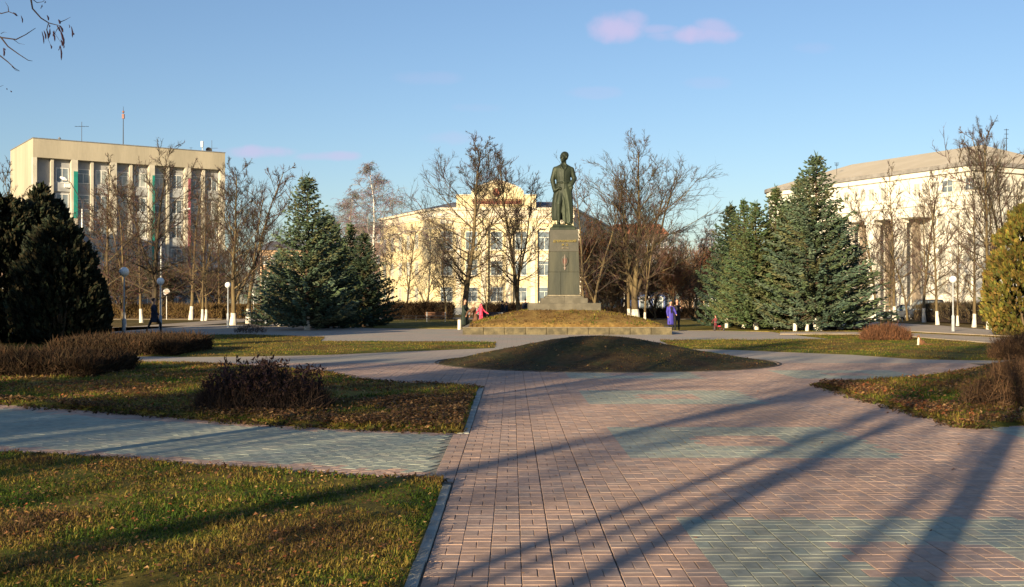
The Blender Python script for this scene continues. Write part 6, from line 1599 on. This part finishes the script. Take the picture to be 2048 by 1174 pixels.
# ------------------------------------------------------------------ vehicles parked in front of the white building
def car(x, y, rz, label, L=4.7, W=1.85, H=1.75, col=m_black, suv=True):
    root = empty('parked_car', (x, y, 0), rz, label, 'car'); hw = W/2; g = .25
    bl = .92 if suv else .80
    sec = [(-L/2, .45, .62, .90), (-L/2+.12, .32, .78, .96), (-L/2+.9, .28, bl, 1.0), (0, .28, bl+.03, 1.0), (L/2-1.0, .28, bl, 1.0), (L/2-.15, .34, bl-.10, .96), (L/2, .45, bl-.22, .90)]
    mb = MB(); rings_ = []
    for (xx, z0, z1, f) in sec:
        w = hw*f; rings_.append([(xx, -w, z0), (xx, -w*1.0, (z0+z1)/2), (xx, -w*.94, z1), (xx, 0, z1+.03), (xx, w*.94, z1), (xx, w, (z0+z1)/2), (xx, w, z0)])
    mb.loft(rings_); mb.build('body', col, root, smooth=False)
    f0, f1 = (-L/2+1.15, L/2-.35) if suv else (-L/2+1.3, L/2-.9)
    cb_ = MB(); t0, t1 = f0+.75, f1-(.35 if suv else .6)
    cb_.loft([[(f0, -hw*.92, bl), (f1, -hw*.92, bl), (f1, hw*.92, bl), (f0, hw*.92, bl)], [(t0, -hw*.74, H-.05), (t1, -hw*.74, H-.05), (t1, hw*.74, H-.05), (t0, hw*.74, H-.05)], [(t0+.1, -hw*.68, H), (t1-.1, -hw*.68, H), (t1-.1, hw*.68, H), (t0+.1, hw*.68, H)]]); cb_.build('cabin', col, root)
    for sg in (-1, 1):
        for a, b in ((.06, .36), (.40, .66), (.70, .93)):
            def P(u, v): 
                xa = f0+(f1-f0)*u; xb = t0+(t1-t0)*u; zz = bl+.05+(H-.13-bl)*v; k_ = v
                return (xa*(1-k_)+xb*k_, sg*(hw*.92*(1-k_)+hw*.755*k_+.012), zz)
            q = MB(); q.face([P(a, 0), P(b, 0), P(b, .9), P(a, .9)] if sg < 0 else [P(a, 0), P(a, .9), P(b, .9), P(b, 0)]); q.build('side_window', m_glass, root)
        for xx in (-L/2+.85, L/2-.85):
            w_ = MB(); prof = [(.20, -.10), (.34, -.11), (.36, 0), (.34, .11), (.20, .10)]
            w_.loft([[(q_[0]*math.cos(2*math.pi*k/20), q_[1], q_[0]*math.sin(2*math.pi*k/20)) for q_ in prof] for k in range(20)] + [[(q_[0], q_[1], 0) for q_ in prof]], caps=False); w_.cyl((0, 0), .001, .001, 0, .001, 3); o = w_.build('wheel', m_black, root, loc=(xx, sg*(hw-.08), .36))
            r_ = MB(); r_.loft([[(r__*math.cos(2*math.pi*k/16), yy, r__*math.sin(2*math.pi*k/16)) for k in range(16)] for r__, yy in ((.21, -.09*sg*-1), (.19, .10*sg), (.05, .11*sg))]); r_.build('rim', m_metal, o)
    ws = MB(); ws.face([(f0-.012, -hw*.82, bl+.06), (f0-.012, hw*.82, bl+.06), (t0-.06, hw*.68, H-.14), (t0-.06, -hw*.68, H-.14)]); ws.build('windscreen', m_glass, root)
    for sg in (-1, 1): hl = MB(); hl.ball((-L/2+.05, sg*hw*.66, .68), (.06, .17, .09)); hl.build('headlight', m_pale_glass, root)
    return root
m_carp = M('dark_blue_car_paint', (0.02, 0.025, 0.035), 0.3, 0.1, 3, spec=0.6)
car(X_at(1845, 109), 109, math.radians(-8), 'dark large car parked behind the hedge in front of the white building', 4.9, 1.9, 1.98, m_carp, True)
car(X_at(1803, 112), 112, math.radians(-10), 'dark saloon car whose bonnet shows left of the larger parked car', 4.4, 1.8, 1.5, m_black, False)

# benches
def bench(px, D, label, rz=0.0, w=1.6, mat=None):
    root = empty('bench', (X_at(px, D), D, 0), rz, label, 'bench'); mt = mat or m_navy
    for k in range(3): mb = MB(); mb.box((-w/2, -.22+.15*k, .42), (w/2, -.09+.15*k, .46)); mb.build('seat_slat', mt, root)
    for k in range(2): mb = MB(); mb.box((-w/2, .24+.03*k, .56+.17*k), (w/2, .28+.03*k, .69+.17*k)); mb.build('back_slat', mt, root)
    for sg in (-1, 1): mb = MB(); mb.box((sg*w*.42-.03, -.2, 0), (sg*w*.42+.03, -.14, .415)); mb.box((sg*w*.42-.03, .2, 0), (sg*w*.42+.03, .235, .86)); mb.box((sg*w*.42-.03, -.139, .34), (sg*w*.42+.03, .199, .40)); mb.build('leg_frame', m_metal, root)
bench(1797, 97, 'dark bench between the whitewashed trees in front of the parked cars', math.radians(60), 1.9)
bench(985, 96, 'dark bench in the shade left behind the terrace', 0.1, 2.0)
bench(872, 98, 'brown bench on the shaded lawn below the yellow wing', .05, 1.9, m_brown)
# low rail along the far side of the shaded lawn
rail = empty('low_rail', (X_at(830, 100), 100, 0), 0, 'low black rail beyond the shaded lawn before the yellow wing', 'rail')
mb = MB(); mb.tube([(-4.6, 0, .50), (3.6, 0, .50)], .03, 5); mb.build('rail_bar', m_black, rail); mb = MB(); mb.tube([(-4.6, 0, .26), (3.6, 0, .26)], .022, 5); mb.build('rail_bar', m_black, rail)
for k in range(8): mb = MB(); mb.cyl((-4.5+k*1.15, 0), .035, .035, 0, .52, 6); mb.build('post', m_black, rail)
# road signs
def rsign(px, D, z, r, label, mat1, mat2, shape='round', post=True):
    root = empty('road_sign', (X_at(px, D), D, 0), 0, label, 'road sign')
    mb = MB(); mb.cyl((0, .04), .035, .035, 0, z, 6); mb.build('post', m_frame, root)
    mb = MB(); n = 20 if shape == 'round' else 4
    a0 = 0 if shape == 'round' else math.pi/4
    mb.loft([[(r*math.cos(a0+2*math.pi*k/n), y, z+r*math.sin(a0+2*math.pi*k/n)) for k in range(n)] for y in (0, -.02)]); mb.build('plate', mat1, root)
    mb = MB(); mb.loft([[(r*.72*math.cos(a0+2*math.pi*k/n), y, z+r*.72*math.sin(a0+2*math.pi*k/n)) for k in range(n)] for y in (-.021, -.026)]); mb.build('plate_face', mat2, root)
rsign(333, 112, 2.75, .34, 'round road sign with a reddish face behind the second lamp', m_polegrey, m_cream)
rsign(507, 118, 2.75, .26, 'small pale oval sign right of the third lamp', m_frame, m_frame)
rsign(1411, 118, 2.2, .30, 'pale sign on a post at the edge of the dark right spruce', m_frame, m_globe, 'square')
# concrete posts among the right spruces and by the paths
def stub(px, D, h, r, label, cap=False):
    root = empty('bollard', (X_at(px, D), D, 0), 0, label, 'bollard', 'whitewashed stubs under the right spruces')
    mb = MB(); mb.cyl((0, 0), r*1.05, r, 0, h, 10); mb.build('post', m_white, root)
    if cap: mb = MB(); mb.cyl((0, 0), r*.7, r*.7, h, h+.05, 10); mb.cyl((0, 0), r*1.05, r*.9, h+.05, h+.16, 10); mb.build('cap', m_black, root)
stub(1514, 75, .66, .10, 'tallest whitewashed stub with a dark cap under the left half of the right spruces', True)
stub(1498, 78, .42, .12, 'leftmost whitewashed stub under the right spruces')
stub(1548, 74, .30, .11, 'low whitewashed stub right of the capped one')
stub(1590, 64.5, .48, .11, 'whitewashed stub below the middle of the right spruces')
stub(1614, 64.5, .42, .10, 'whitewashed stub just right of the middle one under the biggest spruce')
stub(1638, 64, .22, .16, 'lowest broad whitewashed stub under the biggest spruce')
stub(1453, 74, .62, .11, 'grey white stub in the shade at the left end of the right spruces')
stub(919, 69.5, .62, .11, 'pale concrete post at the left corner of the terrace')
print('TRIS', sum(len(o.data.loop_triangles) or sum(len(p.vertices)-2 for p in o.data.polygons) for o in {o.data.name: o for o in bpy.data.objects if o.type == 'MESH'}.values()))
